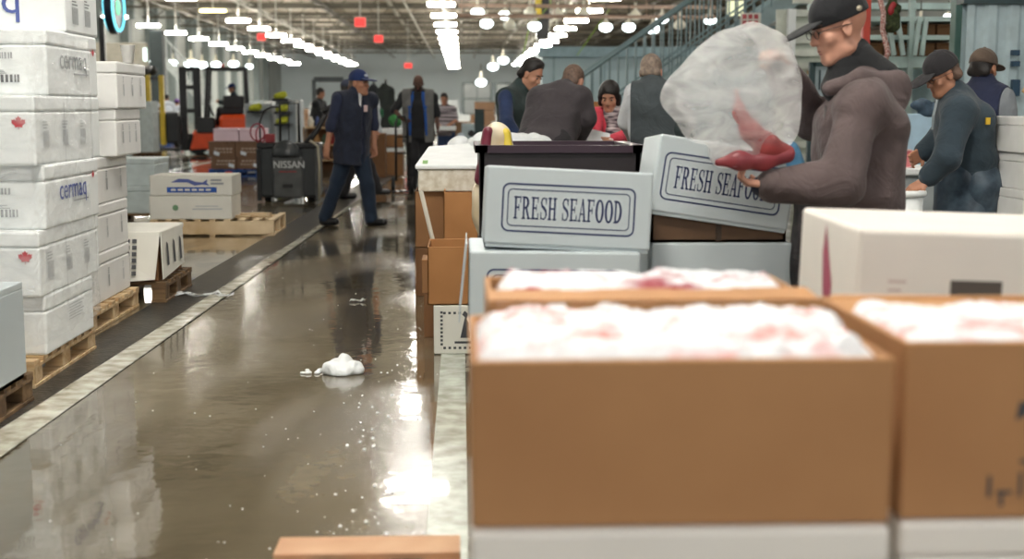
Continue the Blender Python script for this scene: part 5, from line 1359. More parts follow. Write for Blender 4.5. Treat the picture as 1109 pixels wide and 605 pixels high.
# --- striped shirt worker
Ys = 27.5
def s_(x, y, d=0.0): return P(x, y, Ys+d)
STR = mat('striped_shirt', (196, 186, 190), .8, 0, 20, rgb2=(50, 44, 52), stretch=(.05, .05, 1.4), detail=0)
O = V3((s_(481, 170).x, Ys, 0))
J = dict(head=s_(481, 107), fwd=V3((-.1, -.9, -.35)), neck=s_(482, 115, .06), chest=s_(483, 124, .05), hip=s_(483, 145, .05), side=V3((-.96, .1, 0)),
         shL=s_(491, 118, .05), shR=s_(475, 118, .05), elL=s_(494, 130, .02), elR=s_(472, 131, .02), haL=s_(487, 135, -.2), haR=s_(477, 137, -.2))
person('worker in black and white striped shirt standing far along the aisle', O, J, SK2, (STR, .02, (.45, .45), .04, .004), bottom=(C_('jeans_blue', (62, 82, 120)), .02), hair=(H_DARK, 'short'), h=.012, brow=H_DARK)
b = MB(); b.box(-.25, .25, -.2, .2, 0, .09); single('white_tray', b, FOAM, 'white tray held by the worker in the striped shirt', 'tray', loc=(s_(481, 141, -.3).x, Ys-.3, s_(481, 139, -.3).z-.04), bevel=.01)

# --- seated dark worker and far pair
Yd = 30.0
def d_(x, y, d=0.0): return P(x, y, Yd+d)
O = V3((d_(347, 170).x, Yd, 0))
J = dict(head=d_(347, 101), fwd=V3((.9, .3, -.25)), neck=d_(345, 110), chest=d_(344, 119), hip=d_(341, 141), side=V3((.3, -.9, 0)),
         shL=d_(349, 113, .2), shR=d_(342, 113, -.2), elL=d_(356, 125, .2), elR=d_(349, 126, -.25), haL=d_(363, 129, .1), haR=d_(362, 130, -.2))
person('worker in black top bending over machines behind the pallet truck', O, J, SK2, (BLK, .04, (.6, .6), .1, .006), bottom=(TRS, .03), hair=(H_DARK, 'short'), h=.013, build=1.1)
for (hx, hy, Yp, hairm, shirt, pants, bl, lb, hat) in ((182, 106, 46, 'short', C_('tee_white', (206, 214, 226)), C_('olive', (74, 78, 62)), 1.1, 'person in white T-shirt and olive trousers far off by the yellow mast', None),
                                                  (193, 111, 47.5, 'short', C_('tee_white', (206, 214, 226)), C_('pink_trousers', (228, 84, 112)), .95, 'person in purple cap and pink trousers far off beside the white T-shirt', C_('cap_purple', (116, 70, 160)))):
    def e_(x, y, d=0.0): return P(x, y, Yp+d)
    O = V3((e_(hx, 150).x, Yp, .14))
    hz = e_(hx, hy).z-.14
    J = dict(head=O+V3((0, 0, hz)), fwd=V3((.2, .95, -.1)), neck=O+V3((0, 0, hz-.17)), chest=O+V3((0, 0, hz-.4)), hip=O+V3((0, 0, hz-.82)), side=V3((1, -.1, 0)),
             shL=O+V3((-.19, 0, hz-.23)), shR=O+V3((.19, 0, hz-.23)), elL=O+V3((-.3, .05, hz-.5)), elR=O+V3((.28, .02, hz-.52)), haL=O+V3((-.3, .2, hz-.7)), haR=O+V3((.28, .1, hz-.76)))
    person(lb, O, J, SK2, (shirt, .04, (.55, .55), .05, .01), bottom=(pants, .04), hair=(H_DARK, hairm), cap=(hat,) if hat else None, h=.016, build=bl, face=False)

# --- two men at the counter
Yn = 7.6
def n_(x, y, d=0.0): return P(x, y, Yn+d)
O = V3((n_(1050, 300).x, Yn, 0))
TJ = C_('teal_jacket', (48, 64, 75)); AP = mat('splashed_apron', (38, 52, 66), .35, 0, 12, rgb2=(72, 90, 104), detail=8, bump=.1, bscale=20)
J = dict(head=n_(1020, 80), fwd=V3((-.85, -.25, -.42)), neck=n_(1034, 104, .03), chest=n_(1043, 134, .03), hip=n_(1050, 203, .04), side=V3((-.2, .97, 0)),
         shL=n_(1040, 122, -.17), shR=n_(1038, 117, .2), elL=n_(1024, 172, -.24), elR=n_(1008, 160, .22), haL=n_(1003, 196, -.17), haR=n_(1000, 165, .2), hdL=V3((-.8, .1, -.45)), pnL=V3((-.3, .3, -.9)))
T, j, R, q = person('man in black cap and teal jacket with splashed apron leaning to the white tub', O, J, SK2, (TJ, .045, (.88, .9), .05, .010), bottom=(AP, .05), hair=(H_BRN, 'rim'), cap=(C_('cap_black2', (40, 38, 42)),), h=.0075, curl=(.5, .5), glasses=True, build=1.02, brow=H_BRN, hr=1.03)
S = Solid(.008); ax = (j['neck']-j['hip']).normalized(); S.cap(j['hip']-V3((0, 0, .35)), j['hip']+ax*.18, .2, .165, k=.03, side=(0, 1, 0), q=1.15); S.cut(j['hip']+ax*.2, ax); S.noise = (.008, 16, 3); S.build('apron', AP, T, label='dark wet apron splashed grey')
S = Solid(.006); S.cap(n_(1014, 190, -.2)-O, n_(1007, 194, -.19)-O, .042, .042); S.build('cuff', C_('cuff_grey', (130, 140, 148)), T)
b = MB(); k0 = n_(1067, 131, -.17)-O; b.box(k0.x-.012, k0.x+.012, k0.y-.045, k0.y-.03, k0.z-.02, k0.z+.02); part('back_logo', b, mat('logo_yellow', (220, 180, 40), .6), T, label='small yellow mark')
b = MB(); k0 = n_(1012, 118, -.17)-O; b.tube([n_(1015, 108, -.14)-O, n_(1011, 125, -.15)-O, n_(1010, 140, -.13)-O], .008, 6); part('neck_lanyard', b, mat('lanyard', (150, 160, 165), .6), T)
Ym = 8.7
def m2(x, y, d=0.0): return P(x, y, Ym+d)
O = V3((m2(1068, 300).x, Ym, 0))
J = dict(head=m2(1065, 74), fwd=V3((.75, .62, -.1)), neck=m2(1064, 96), chest=m2(1066, 122), hip=m2(1068, 190), side=V3((.65, -.72, 0)),
         shL=m2(1049, 107, .12), shR=m2(1085, 108, -.1), elL=m2(1046, 140, .2), elR=m2(1089, 150, -.12), haL=m2(1052, 170, .25), haR=m2(1089, 180, -.1), hdR=V3((0, .0, -1)))
T, j, R, q = person('man in brown cap and navy vest over grey sleeves, turned away behind the teal jacket', O, J, SK2, (C_('sleeve_grey', (140, 146, 152)), .03, (.72, .72), .04, .008), bottom=(JN, .03), hair=(H_DARK, 'rim'),
       cap=(C_('cap_brown', (98, 82, 70)),), vest=(C_('fleece_navy', (34, 42, 72)), .05, .08, 0, None), h=.009, brow=None, build=1.05, face=False)
# ------------------------------------------------------------------ machines and stalls behind
BLS = mat('black_steel', (26, 26, 28), .4)
RUB = mat('rubber_black', (18, 18, 20), .7)
def wheel(parent, x, y, z, r, w, name='wheel'):
    b = MB(); b.cyl((x-w/2, y, z), (x+w/2, y, z), r, n=24); o = part(name, b, RUB, parent, bevel=.015)
    b = MB(); b.cyl((x-w/2-.01, y, z), (x+w/2+.01, y, z), r*.5, n=16); part('hub', b, mat('hub_grey', (120, 120, 116), .5), o); return o
# --- orange forklift, facing half away
Yk = 37.0
c = P(240, 164, Yk); t = root('forklift', 'orange and black forklift truck parked beyond the stacked brown cartons', 'forklift', (c.x, Yk, 0), rz=R_(8))
OR = mat('forklift_orange', (236, 84, 32), .4, .05)
b = MB()
b.add([(-.86,-.9,.1),(.75,-.9,.2),(.8,.9,.28),(-.86,.9,.1),(-.7,-.9,.66),(.75,-.9,.78),(.78,.9,1.0),(-.7,.9,.7)], [(0,3,2,1),(4,5,6,7),(0,1,5,4),(1,2,6,5),(2,3,7,6),(3,0,4,7)])
part('chassis', b, OR, t, bevel=.06)
b = MB(); b.box(-.0, .86, -.96, .85, .6, 1.1); part('counterweight', b, OR, t, bevel=.12, seg=3)
b = MB(); b.box(-.62, -.12, -.98, -.3, .6, 1.02); part('battery_box', b, BLS, t, bevel=.03)
for x in (-1.0, -.62): 
    b = MB(); b.box(x-.1, x+.1, -.14, .14, .08, 2.42); part('mast_rail', b, BLS, t, bevel=.01)
for z in (.5, 1.2, 1.85, 2.35):
    b = MB(); b.box(-1.02, -.6, -.06, .02, z-.06, z+.06); part('mast_crossbar', b, BLS, t)
b = MB(); b.box(-1.16, -1.06, -.4, .5, .25, 1.05); part('fork_carriage', b, BLS, t, bevel=.02)
for y in (-.3, .35): b = MB(); b.box(-2.0, -1.1, y-.06, y+.06, .1, .16); part('fork', b, BLS, t)
for x, y in ((-.4, -.62), (.75, -.62), (-.4, .68), (.75, .68)):
    b = MB(); b.bar((x, y, .7), (x+(.12 if x < 0 else -.02), y, 2.36), .1); part('guard_post', b, BLS, t)
b = MB(); b.box(-.36, .80, -.68, -.6, 2.32, 2.4); b.box(-.36, .80, .62, .72, 2.32, 2.4); b.box(-.36, -.28, -.68, .72, 2.32, 2.4); b.box(.72, .80, -.68, .72, 2.32, 2.4)
for k in range(5): b.box(-.2+k*.2, -.17+k*.2, -.64, .68, 2.34, 2.38)
part('overhead_guard', b, BLS, t)
b = MB(); b.box(.0, .66, -.6, .3, 1.1, 1.3); b.box(.1, .68, -.62, -.1, 1.25, 1.62); part('seat', b, mat('seat_black', (40, 40, 44), .6), t, bevel=.05)
b = MB(); b.cyl((-.18, 0, 1.05), (-.32, 0, 1.4), .03); b.tube([(-.32+.08*math.sin(a), .18*math.cos(a), 1.42+.16*math.sin(a)) for a in [2*PI*i/16 for i in range(16)]], .015, 6, closed=True); part('steering_wheel', b, BLS, t)
for x, y in ((-.6, -.78), (.62, -.76), (-.6, .8), (.62, .8)):
    b = MB(); b.cyl((x, y-.11, .29), (x, y+.11, .29), .29, n=24); o = part('wheel', b, RUB, t, bevel=.02)
    b = MB(); b.cyl((x, y-.13, .29), (x, y+.13, .29), .13, n=16); part('hub', b, OR, o)
b = MB(); b.lathe([(.05, 0), (.05, .05), (.04, .1), (.0, .11)], (.1, 0, 2.4), n=12); part('beacon', b, mat('beacon_red', (210, 60, 50), .3), t)
# driver in dark with blue cap
dc = V3((c.x+.35, Yk+.05, 0))
J = dict(head=dc+V3((-.02, 0, 1.83)), fwd=V3((-.8, -.5, -.1)), neck=dc+V3((.03, 0, 1.66)), chest=dc+V3((.06, 0, 1.5)), hip=dc+V3((.05, 0, 1.2)), side=V3((-.5, .85, 0)),
         shL=dc+V3((.06, -.2, 1.62)), shR=dc+V3((.02, .2, 1.6)), elL=dc+V3((-.1, -.28, 1.38)), elR=dc+V3((-.15, .25, 1.36)), haL=dc+V3((-.36, -.14, 1.45)), haR=dc+V3((-.36, .14, 1.45)),
         kneeL=dc+V3((-.35, -.14, 1.22)), kneeR=dc+V3((-.35, .14, 1.22)), ankL=dc+V3((-.42, -.14, .83)), ankR=dc+V3((-.42, .14, .83)))
person('driver in blue cap sitting in the orange forklift', V3((dc.x, dc.y, .7)), J, SK2, (C_('driver_dark', (40, 52, 62)), .04, (.95, .95), .05, .008), bottom=(TRS, .03), cap=(C_('cap_blue', (34, 62, 128)),), hair=(H_DARK, 'rim'), h=.014, face=False)

# --- yellow masted truck at the far side
Yy = 42.0; c = P(163, 160, Yy)
t = root('reach_truck', 'machine with two yellow mast posts beyond the tall foam stack', 'truck', (c.x, Yy, 0))
YEL = mat('mast_yellow', (206, 180, 50), .4)
for x in (0, .42): b = MB(); b.box(x-.07, x+.07, -.08, .08, .1, 2.3); part('mast_post', b, YEL, t, bevel=.01)
for z in (.4, 1.25, 2.2): b = MB(); b.box(0, .42, -.04, .04, z-.05, z+.05); part('mast_crossbar', b, BLS, t)
b = MB(); b.box(-.3, .9, .1, 1.2, .15, 1.15); part('body', b, mat('truck_dark', (40, 46, 52), .5), t, bevel=.08)
S = Solid(.02); S.ell((.05, .1, 2.45), (.24, .15, .15)); S.noise = (.02, 14, 2); S.build('hose_bundle', BLS, t)
for x in (-.2, .8): b = MB(); b.cyl((x-.08, .3, .16), (x+.08, .3, .16), .16, n=16); part('wheel', b, RUB, t)

# --- blue pallets with brown cartons and pale boxes on top
Yp = 24.6
def bl_pallet(label, x0, x1, Y, d=1.0): return pallet(label, x0, x1, Y, Y+d, 0, BLUEP, h=.14, along='x', n=6)
x0, x1 = P(226, 186, Yp).x, P(284, 186, Yp).x
bl_pallet('blue pallet under the brown cartons topped with pink boxes', x0, x1, Yp)
wm = (x1-x0)/2
zb = .142; z1 = P(250, 170, Yp).z; z2 = P(250, 153, Yp).z; z3 = P(250, 139, Yp).z
TAG = mat('white_tag', (220, 228, 236), .5, .02)
for r_, (za, zc) in enumerate(((zb, z1-.002), (z1, z2-.002))):
    for k in range(2):
        xx = x0+k*wm+(.04 if r_ == 0 and k == 0 else 0)
        t = crate('brown_carton', 'brown printed carton, %s row on the blue pallet, %s' % ('lower' if r_ == 0 else 'upper', ('on the forklift side' if k == 0 else 'on the pallet truck side')), 'carton', (xx+.005, Yp+.02, za), (wm-.01, .45, zc-za), mat('carton_dull_brown', (120, 90, 68), .7), lid=.04, bev=.005)
        b = MB(); b.flat([_r(-.16+.07*q_, -.11+.07*q_, .17, .2) for q_ in range(5)]+[_r(-.18+.06*q_, -.14+.06*q_, .11, .135) for q_ in range(6)], (.03, -.2295, -.03), (1, 0, 0), (0, 0, 1)); part('printed_words', b, mat('print_tan', (186, 168, 150), .6), t)
        b = MB(); b.flat([[(0, 0), (.1, -.03), (.11, .03), (.01, .07)]], ((-.15 if r_ else .08), -.231, .05), (1, 0, 0), (0, 0, 1)); part('tag', b, TAG, t, label='white sticker')
for k in range(2):
    crate('foam_fish_box', 'pinkish white box on top of the brown cartons, %s' % ('nearer the forklift' if k == 0 else 'nearer the pallet truck'), 'foam box', (x0+.1+k*wm*.98, Yp+.04, z2+.001), (wm*.94, .5, z3-z2), mat('pinkish_foam', (234, 208, 218), .5, .03), lid=.05)
# --- motorised pallet truck
Yj = 18.0; c = P(313, 217, Yj)
t = root('pallet_truck', 'dark grey powered pallet truck lettered NISSAN standing by the aisle line', 'pallet truck', (c.x, Yj, 0))
DG = mat('truck_grey', (52, 56, 58), .35, .1, 3); DG2 = mat('truck_grey_light', (84, 86, 86), .4, .15, 6)
zt = P(313, 153, Yj).z
b = MB(); b.box(-.42, .42, 0, .5, .06, zt-.06); part('body', b, DG, t, bevel=.04, seg=3)
b = MB(); b.box(-.21, .21, -.07, .01, .05, zt-.2); part('front_cover', b, DG2, t, bevel=.04, seg=3)
S = Solid(.012); S.ell((-.02, -.03, zt-.18), (.2, .12, .2), k=.02); S.cut((0, 0, zt-.2), (0, 0, -1)); S.build('motor_hood', DG, t)
b = MB(); b.box(-.43, .43, -.02, .52, zt-.1, zt-.02); part('top_shelf', b, BLS, t, bevel=.02)
text_obj('lettering', 'NISSAN', .135, mat('lettering_white', (210, 212, 212), .5), t, (.02, -.074, zt-.32), FRONT, xs=.95, weight=.002, label='white lettering "NISSAN"')
b = MB(); b.box(-.12, .12, -.078, -.068, zt-.42, zt-.405); part('red_stripe', b, mat('stripe_red', (150, 50, 50), .5), t)
b = MB(); b.box(-.07, .07, -.082, -.06, .2, .25); part('slot', b, BLS, t)
for s in (-1, 1): b = MB(); b.box(s*.40-.03, s*.40+.03, -.05, .02, .02, zt-.1); part('corner_bar', b, DG2 if s > 0 else BLS, t, bevel=.01)
b = MB()
zf0, zf1 = zt-.05, P(300, 112, Yj+.3).z
b.tube([(-.14, .3, zf0), (-.14, .3, zf1), (.12, .3, zf1), (.12, .3, zf0)], .018, 8); b.tube([(-.42, .3, zf0), (-.42, .3, zf1-.25), (-.36, .3, zf1-.1), (-.25, .3, zf1-.05), (-.14, .3, zf1-.05)], .014, 8); b.tube([(-.02, .3, zf0), (-.02, .3, zf1)], .008, 6)
part('load_guard', b, BLS, t, smooth=True)
b = MB(); b.tube([(.22, .2, zt-.05), (.36, .22, zt+.12), (.46, .3, zt+.3), (.52, .4, zt+.42)], [.05, .04, .035, .03], 10); b.tube([(.45, .3, zt+.4), (.62, .4, zt+.52)], .03, 8); part('tiller_arm', b, BLS, t, smooth=True)
b = MB(); b.tube([(-.44+.1*math.cos(a), .2, zt+.12+.12*math.sin(a)) for a in [2*PI*i/12 for i in range(12)]], .012, 6, closed=True); b.tube([(-.4+.06*math.cos(a), .18, zt+.08+.12*math.sin(a)) for a in [2*PI*i/12 for i in range(12)]], .012, 6, closed=True); part('cable_loop', b, mat('cable_red', (150, 40, 60), .4), t, smooth=True)
b = MB(); b.box(-.33, -.2, .14, .24, zt-.02, zt+.1); part('connector', b, mat('connector_red', (150, 46, 52), .5), t, bevel=.01)
for s in (-1, 1): b = MB(); b.cyl((s*.3-.04, .12, .07), (s*.3+.04, .12, .07), .07, n=16); part('wheel', b, RUB, t)
for s in (-.22, .22): b = MB(); b.box(s-.08, s+.08, .5, 1.7, .05, .11); part('fork', b, DG2, t)
# pale hose hanging beside it
b = MB(); b.tube([P(336, 152, 17.9), P(344, 158, 17.9), P(346, 180, 17.9), V3((P(346, 215, 17.9).x, 17.9, .01))], .018, 8)
single('hose', b, mat('hose_pale', (176, 170, 150), .5), 'pale hose draped down the end of the pallet truck', 'hose', smooth=True)
# grey cabinets with yellow bundles
GC = mat('cabinet_grey', (176, 182, 186), .5)
Yc_ = 33.0
for k, (xa, xb, yt) in enumerate(((264, 296, 112), (297, 327, 108))):
    a, b2 = P(xa, yt, Yc_), P(xb, 140, Yc_)
    t = root('cabinet', 'light grey cabinet standing behind the pallet truck, %s' % ('shorter one' if k == 0 else 'taller one with white edge'), 'cabinet', ((a.x+b2.x)/2, Yc_, 0))
    w = (b2.x-a.x)/2-.02; b = MB(); b.box(-w, w, 0, .6, 0, a.z); part('body', b, GC, t, bevel=.02)
    b = MB(); b.box(-w+.04, w-.04, -.02, 0, .1, a.z-.06); part('door', b, mat('cabinet_door', (160, 170, 176), .5), t, bevel=.01)
    if k: b = MB(); b.box(w-.12, w-.04, -.03, -.01, .1, a.z-.02); part('edge_strip', b, FOAM, t)
YG = mat('bundle_yellow_green', (200, 206, 50), .6, .2, 20)
for x, y in ((277, 118), (304, 105), (306, 119), (306, 132)):
    c = P(x, y, 32.6)
    t = root('yellow_bundle', 'yellow-green bundle on a small dark shelf, %s' % {(277, 118): 'on the shorter cabinet', (304, 105): 'topmost of the taller cabinet', (306, 119): 'middle of the taller cabinet', (306, 132): 'lowest of the taller cabinet'}[(x, y)], 'bundle', c)
    S = Solid(.015); S.ell((0, 0, .03), (.16, .1, .09), k=.03); S.ell((.08, 0, .06), (.08, .08, .08), k=.03); S.ell((-.08, 0, .02), (.08, .08, .06), k=.03); S.noise = (.015, 22, 3); S.build('bundle', YG, t)
    b = MB(); b.box(-.2, .2, -.12, .38, -.1, -.04); part('shelf', b, BLS, t)
# steel frame with cross bar
a = P(340, 86, 30.8); b2 = P(372, 88, 30.8)
b = MB(); b.bar((a.x, 30.8, 0), (a.x, 30.8, a.z), .09); b.bar((b2.x, 30.8, 0), (b2.x, 30.8, a.z), .09); b.bar((a.x, 30.8, a.z), (b2.x, 30.8, a.z), .12)
single('steel_frame', b, mat('frame_grey', (96, 104, 106), .5), 'grey steel goal-shaped frame over the worker in black', 'frame')
# shelves with mixed goods behind the walking man
def shelf(label, x0, x1, Y, zs, m=WOOD, d=.5):
    t = root('goods_rack', label, 'rack', ((x0+x1)/2, Y, 0)); w = (x1-x0)/2
    for z in zs: b = MB(); b.box(-w, w, 0, d, z-.03, z); part('shelf', b, m, t)
    for x in (-w+.02, w-.02):
        for y in (.02, d-.02): b = MB(); b.box(x-.02, x+.02, y-.02, y+.02, 0, max(zs)); part('post', b, mat('post_tan', (150, 124, 92), .6), t)
    return t
sx0, sx1 = P(328, 150, 26.5).x, P(372, 150, 26.5).x
shelf('tan shelf rack holding small goods behind the striding man', sx0, sx1, 26.5, (.25, .55, .9), WOOD)
rk = [o for o in bpy.data.objects if o.name.startswith('goods_rack')][0]; b = MB(); b.box((sx0-sx1)/2, (sx1-sx0)/2, .5, .53, 0, .88); part('back_panel', b, BROWND, rk, label='dark brown panel added to block lamp reflections')  # panel added to keep far lamp reflections off the floor
rnd = random.Random(9)
gcol = [((196, 150, 90), 'tan'), ((60, 84, 60), 'green'), ((150, 40, 40), 'red'), ((210, 205, 190), 'white'), ((34, 60, 120), 'blue'), ((90, 66, 44), 'brown')]
for z in (.25, .55, .9):
    x = sx0+.08; k = 0
    while x < sx1-.15:
        w = rnd.uniform(.09, .15); cl, nm = gcol[(k+int(z*10)) % 6]
        b = MB(); b.lathe([(w*.4, 0), (w*.5, .02), (w*.5, .12), (w*.3, .16), (w*.28, .2), (w*.1, .21)], n=12)
        single('goods_jar', b, mat('goods_'+nm, cl, .5), '%s jar on the %s shelf of the tan rack' % (nm, {.25: 'bottom', .55: 'middle', .9: 'top'}[z]), 'jar', group='%s jars on the %s shelf' % (nm, {.25: 'bottom', .55: 'middle', .9: 'top'}[z]), loc=(x+w/2, 26.7, z), smooth=True)
        x += w+.03; k += 1
# carton stacks between walking man and large man
Y3 = 25.0
for k, (xa, xb, ya, yb, m, lb) in enumerate(((409, 436, 180, 160, BROWNM, 'lower brown carton between the two walking men'), (411, 436, 159.5, 146, BROWNM, 'upper brown carton between the two walking men'), (408, 437, 145.5, 139, FOAM, 'flat white box on the cartons between the two walking men'))):
    a, b2 = P(xa, ya, Y3), P(xb, yb, Y3)
    t = crate('brown_carton' if k < 2 else 'foam_fish_box', lb, 'carton' if k < 2 else 'foam box', (a.x, Y3, a.z if k else .0), (b2.x-a.x, .6, b2.z-(a.z if k else 0)-.004), m, lid=.07 if k == 0 else .03, bev=.005, lidmat=FOAM if k == 0 else None)
    if k < 2: b = MB(); b.box(-.1, .08, -.006, 0, .1, .15); part('tag', b, TAG, t)
a = P(414, 150, 24.3)
S = Solid(.02); S.cap((0, 0, .0), (0.0, 0, .55), .12, .1, k=.05); S.cap((.0, 0, .5), (-.1, 0, .72), .1, .06, k=.05); S.noise = (.02, 14, 4); S.cut((0, 0, .0), (0, 0, -1))
setp(S.build('sack', mat('sack_white', (206, 214, 220), .5), loc=(P(406, 130, 24.4).x, 24.4, .82)), 'white sack standing behind the striding man\'s arm', 'sack')
single('sack_stand', MB().box(-.2, .2, -.2, .2, 0, .82), BROWND, 'dark crate under the white sack', 'crate', loc=(P(406, 130, 24.4).x, 24.4, 0), bevel=.01)
# hanging dark coats on poles
for k, (x, y0, y1, w, cl, lb) in enumerate(((417, 93, 138, .16, (44, 50, 48), 'dark coat hanging tall between the two walking men'), (404, 96, 120, .13, (40, 44, 50), 'dark coat hanging behind the cap of the striding man'), (421, 100, 135, .1, (64, 58, 62), 'dark grey coat on the same stand as the tall coat'))):
    Yh = 28.0+k*.5; a, b2 = P(x, y0, Yh), P(x, y1, Yh)
    S = Solid(.02); S.cap(a-V3((0, 0, .12)), b2, w*.8, w*1.4, k=.05, side=(1, 0, 0), q=1.3); S.ell(a, (.08, .08, .1), k=.05); S.noise = (.03, 12, k+2)
    o = S.build('hanging_coat', mat('coat_%d' % k, cl, .8)); o.location = (0, 0, 0); setp(o, lb, 'coat')
    a = a+V3((0, .35, 0))
    b = MB(); b.cyl((a.x, Yh+.3, 0), (a.x, Yh+.3, a.z+.15), .025, n=8); b.cyl((a.x, Yh+.3, 0), (a.x, Yh+.3, .03), .12, n=16); b.bar((a.x, Yh+.3, a.z+.13), (a.x, Yh-.02, a.z+.13), .02); single('coat_stand', b, BLS, 'black pole behind the '+lb, 'stand')
for k, (x, y, cl) in enumerate(((398, 128, (40, 120, 90)), (409, 122, (36, 110, 70)), (428, 131, (60, 140, 70)), (392, 118, (70, 130, 120)))):
    a = P(x, y, 27.2)
    S = Solid(.02); S.ell((0, 0, 0), (.14, .1, .12)); S.noise = (.03, 16, k)
    setp(S.build('leafy_bundle', mat('leafy_%d' % k, cl, .7, .2, 20), loc=a), 'green leafy bundle %s' % ['low behind the striding man', 'beside the tall hanging coat', 'over the brown cartons near the large man', 'high behind the striding man'][k], 'greens')
    b = MB(); b.cyl((a.x, 27.2, 0), (a.x, 27.2, a.z-.08), .05, n=8); b.cyl((a.x, 27.2, 0), (a.x, 27.2, .03), .07, n=12); single('display_post', b, BLS, 'short post under the green bundle %s' % ['low behind the striding man', 'beside the tall hanging coat', 'near the large man', 'high behind the striding man'][k], 'post')
# stacked pale drawers and dark crate by the striped worker
a, b2 = P(500, 151, 29), P(521, 134, 29)
for k in range(2):
    t = crate('drawer_crate', 'pale blue crate with round dark hole, %s of the pair past the striped worker' % ('lower' if k == 0 else 'upper'), 'crate', (a.x, 29, .55*k if k else .0), (b2.x-a.x, .5, .55 if k == 0 else b2.z-.55), mat('crate_pale_blue', (190, 208, 212), .5), lid=.03)
    b = MB(); b.cyl((0, -.252, (.45 if k == 0 else .17)), (0, -.262, (.45 if k == 0 else .17)), .075, n=16); part('round_hole', b, BLS, t)
a = P(520, 131, 27); t = crate('dark_bin', 'dark green bin standing near the yellow-panelled bag', 'bin', (P(514, 131, 27).x, 27, 0), (.2, .3, P(518, 118, 27).z), mat('bin_dark_green', (34, 58, 60), .5), lid=.05)
# further boxes along the floor behind the foam lid
a = P(497, 140, 26)
S = Solid(.02); S.ell((0, 0, .28), (.28, .2, .3)); S.ell((.1, 0, .6), (.14, .12, .18), k=.05); S.cut((0, 0, .004), (0, 0, -1)); S.noise = (.03, 9, 2); setp(S.build('sack', mat('sack_blue_white', (186, 200, 214), .5), loc=(P(494, 150, 26).x, 26, 0)), 'bluish white sack slumped beside the striped worker', 'sack')

# --- far clutter: crates and stacks as individuals along the stalls
rnd = random.Random(21)
cols_ = [((206, 212, 214), 'white', .45), ((120, 90, 64), 'brown', .3), ((60, 80, 96), 'slate', .12), ((160, 170, 170), 'grey', .13)]
protos = {}
for cl, nm, pr in cols_:
    protos[nm] = None
n = 0
def far_box(x, Y, z, w, d, h, nm, cl):
    if protos[nm] is None:
        t = root('stacked_crate', 'x', 'crate', (x, Y, z)); b = MB(); b.box(-.5, .5, -.5, .5, 0, .82); part('body', b, mat('crate_'+nm, cl, .6), t, bevel=.02)
        b = MB(); b.box(-.51, .51, -.51, .51, .83, 1); part('lid', b, mat('crate_'+nm, cl, .6), t, bevel=.02); protos[nm] = t
    else: t = copy_thing(protos[nm])
    t.location = (x, Y, z); t.scale = (w, d, h); t['label'] = '%s crate in the distant stacks along the hall' % nm; t['group'] = 'distant %s crates' % nm
for Y, xa, xb, hmax in ((44, 100, 150, 4), (52, 240, 420, 3), (60, 262, 470, 4), (74, 250, 520, 4), (90, 250, 560, 4), (46, 485, 560, 3), (34, 500, 560, 2)):
    x = P(xa, 130, Y).x; xe = P(xb, 130, Y).x
    while x < xe:
        w = rnd.uniform(.8, 1.3)
        if rnd.random() < .72:
            u = rnd.random(); acc = 0
            for cl, nm, pr in cols_:
                acc += pr
                if u < acc: break
            z = 0; hh = .4
            for k in range(rnd.randint(1, hmax)):
                far_box(x+w/2+rnd.uniform(-.05, .05), Y+rnd.uniform(-.1, .1), z, w, .9, hh, nm, cl); z += hh
        x += w+rnd.uniform(.05, .9)
# stall boxes at the left by the yellow machine
for k in range(4):
    z = .14+.33*k; a = P(148, 150, 34)
    crate('foam_fish_box', 'grey-white box beyond the tall foam stack, %s' % ['at the bottom', 'second up', 'third up', 'at the top'][k], 'foam box', (a.x, 34, z), (.42, .7, .325), mat('pale_green_foam', (200, 212, 212), .5), lid=.05)
pallet('wooden pallet under the grey-white boxes beyond the tall stack', P(146, 150, 34).x-.05, P(146, 150, 34).x+.5, 33.9, 34.8, 0, WOODD, h=.138)
bl_pallet('blue pallet the two distant people stand on', P(172, 150, 46).x, P(199, 150, 46).x, 45.6, 2.4)
# stall fascia, dark posts, sign
Ys_ = 46
a, b2 = P(100, 46, Ys_), P(160, 80, Ys_)
FAS = mat('stall_fascia', (150, 146, 134), .7)
t = root('stall_fascia', 'grey-beige stall fascia board over the foam stacks', 'stall', ((a.x+b2.x)/2, Ys_, 0)); w = (b2.x-a.x)/2
b = MB(); b.box(-w, w, 0, .2, b2.z, a.z); part('board', b, FAS, t, bevel=.01)
for x in (-w+.1, w-.1): b = MB(); b.box(x-.08, x+.08, 0, .2, 0, b2.z); part('post', b, mat('dark_teal_steel', (54, 66, 68), .6), t)
b = MB(); b.box(w-.12, w+.0, -.05, 0, P(158, 66, Ys_).z, P(158, 52, Ys_).z); part('lit_strip', b, lamp_mat('strip_glow', (230, 250, 240), 2.5), t)
a, b2 = P(161, 33, 50), P(176, 62, 50)
b = MB(); b.box(0, b2.x-a.x, 0, .5, 0, a.z); single('dark_column', b, mat('dark_teal_steel', (54, 66, 68), .6), 'broad dark teal column beyond the stall fascia', 'column', loc=(a.x, 50, 0), bevel=.02)
a = P(110, 19, 30); b = MB(); b.box(-.06, .06, -.06, .06, 0, a.z); single('black_post', b, BLS, 'thin black post rising between the two foam stacks', 'post', loc=(a.x, 30, 0))
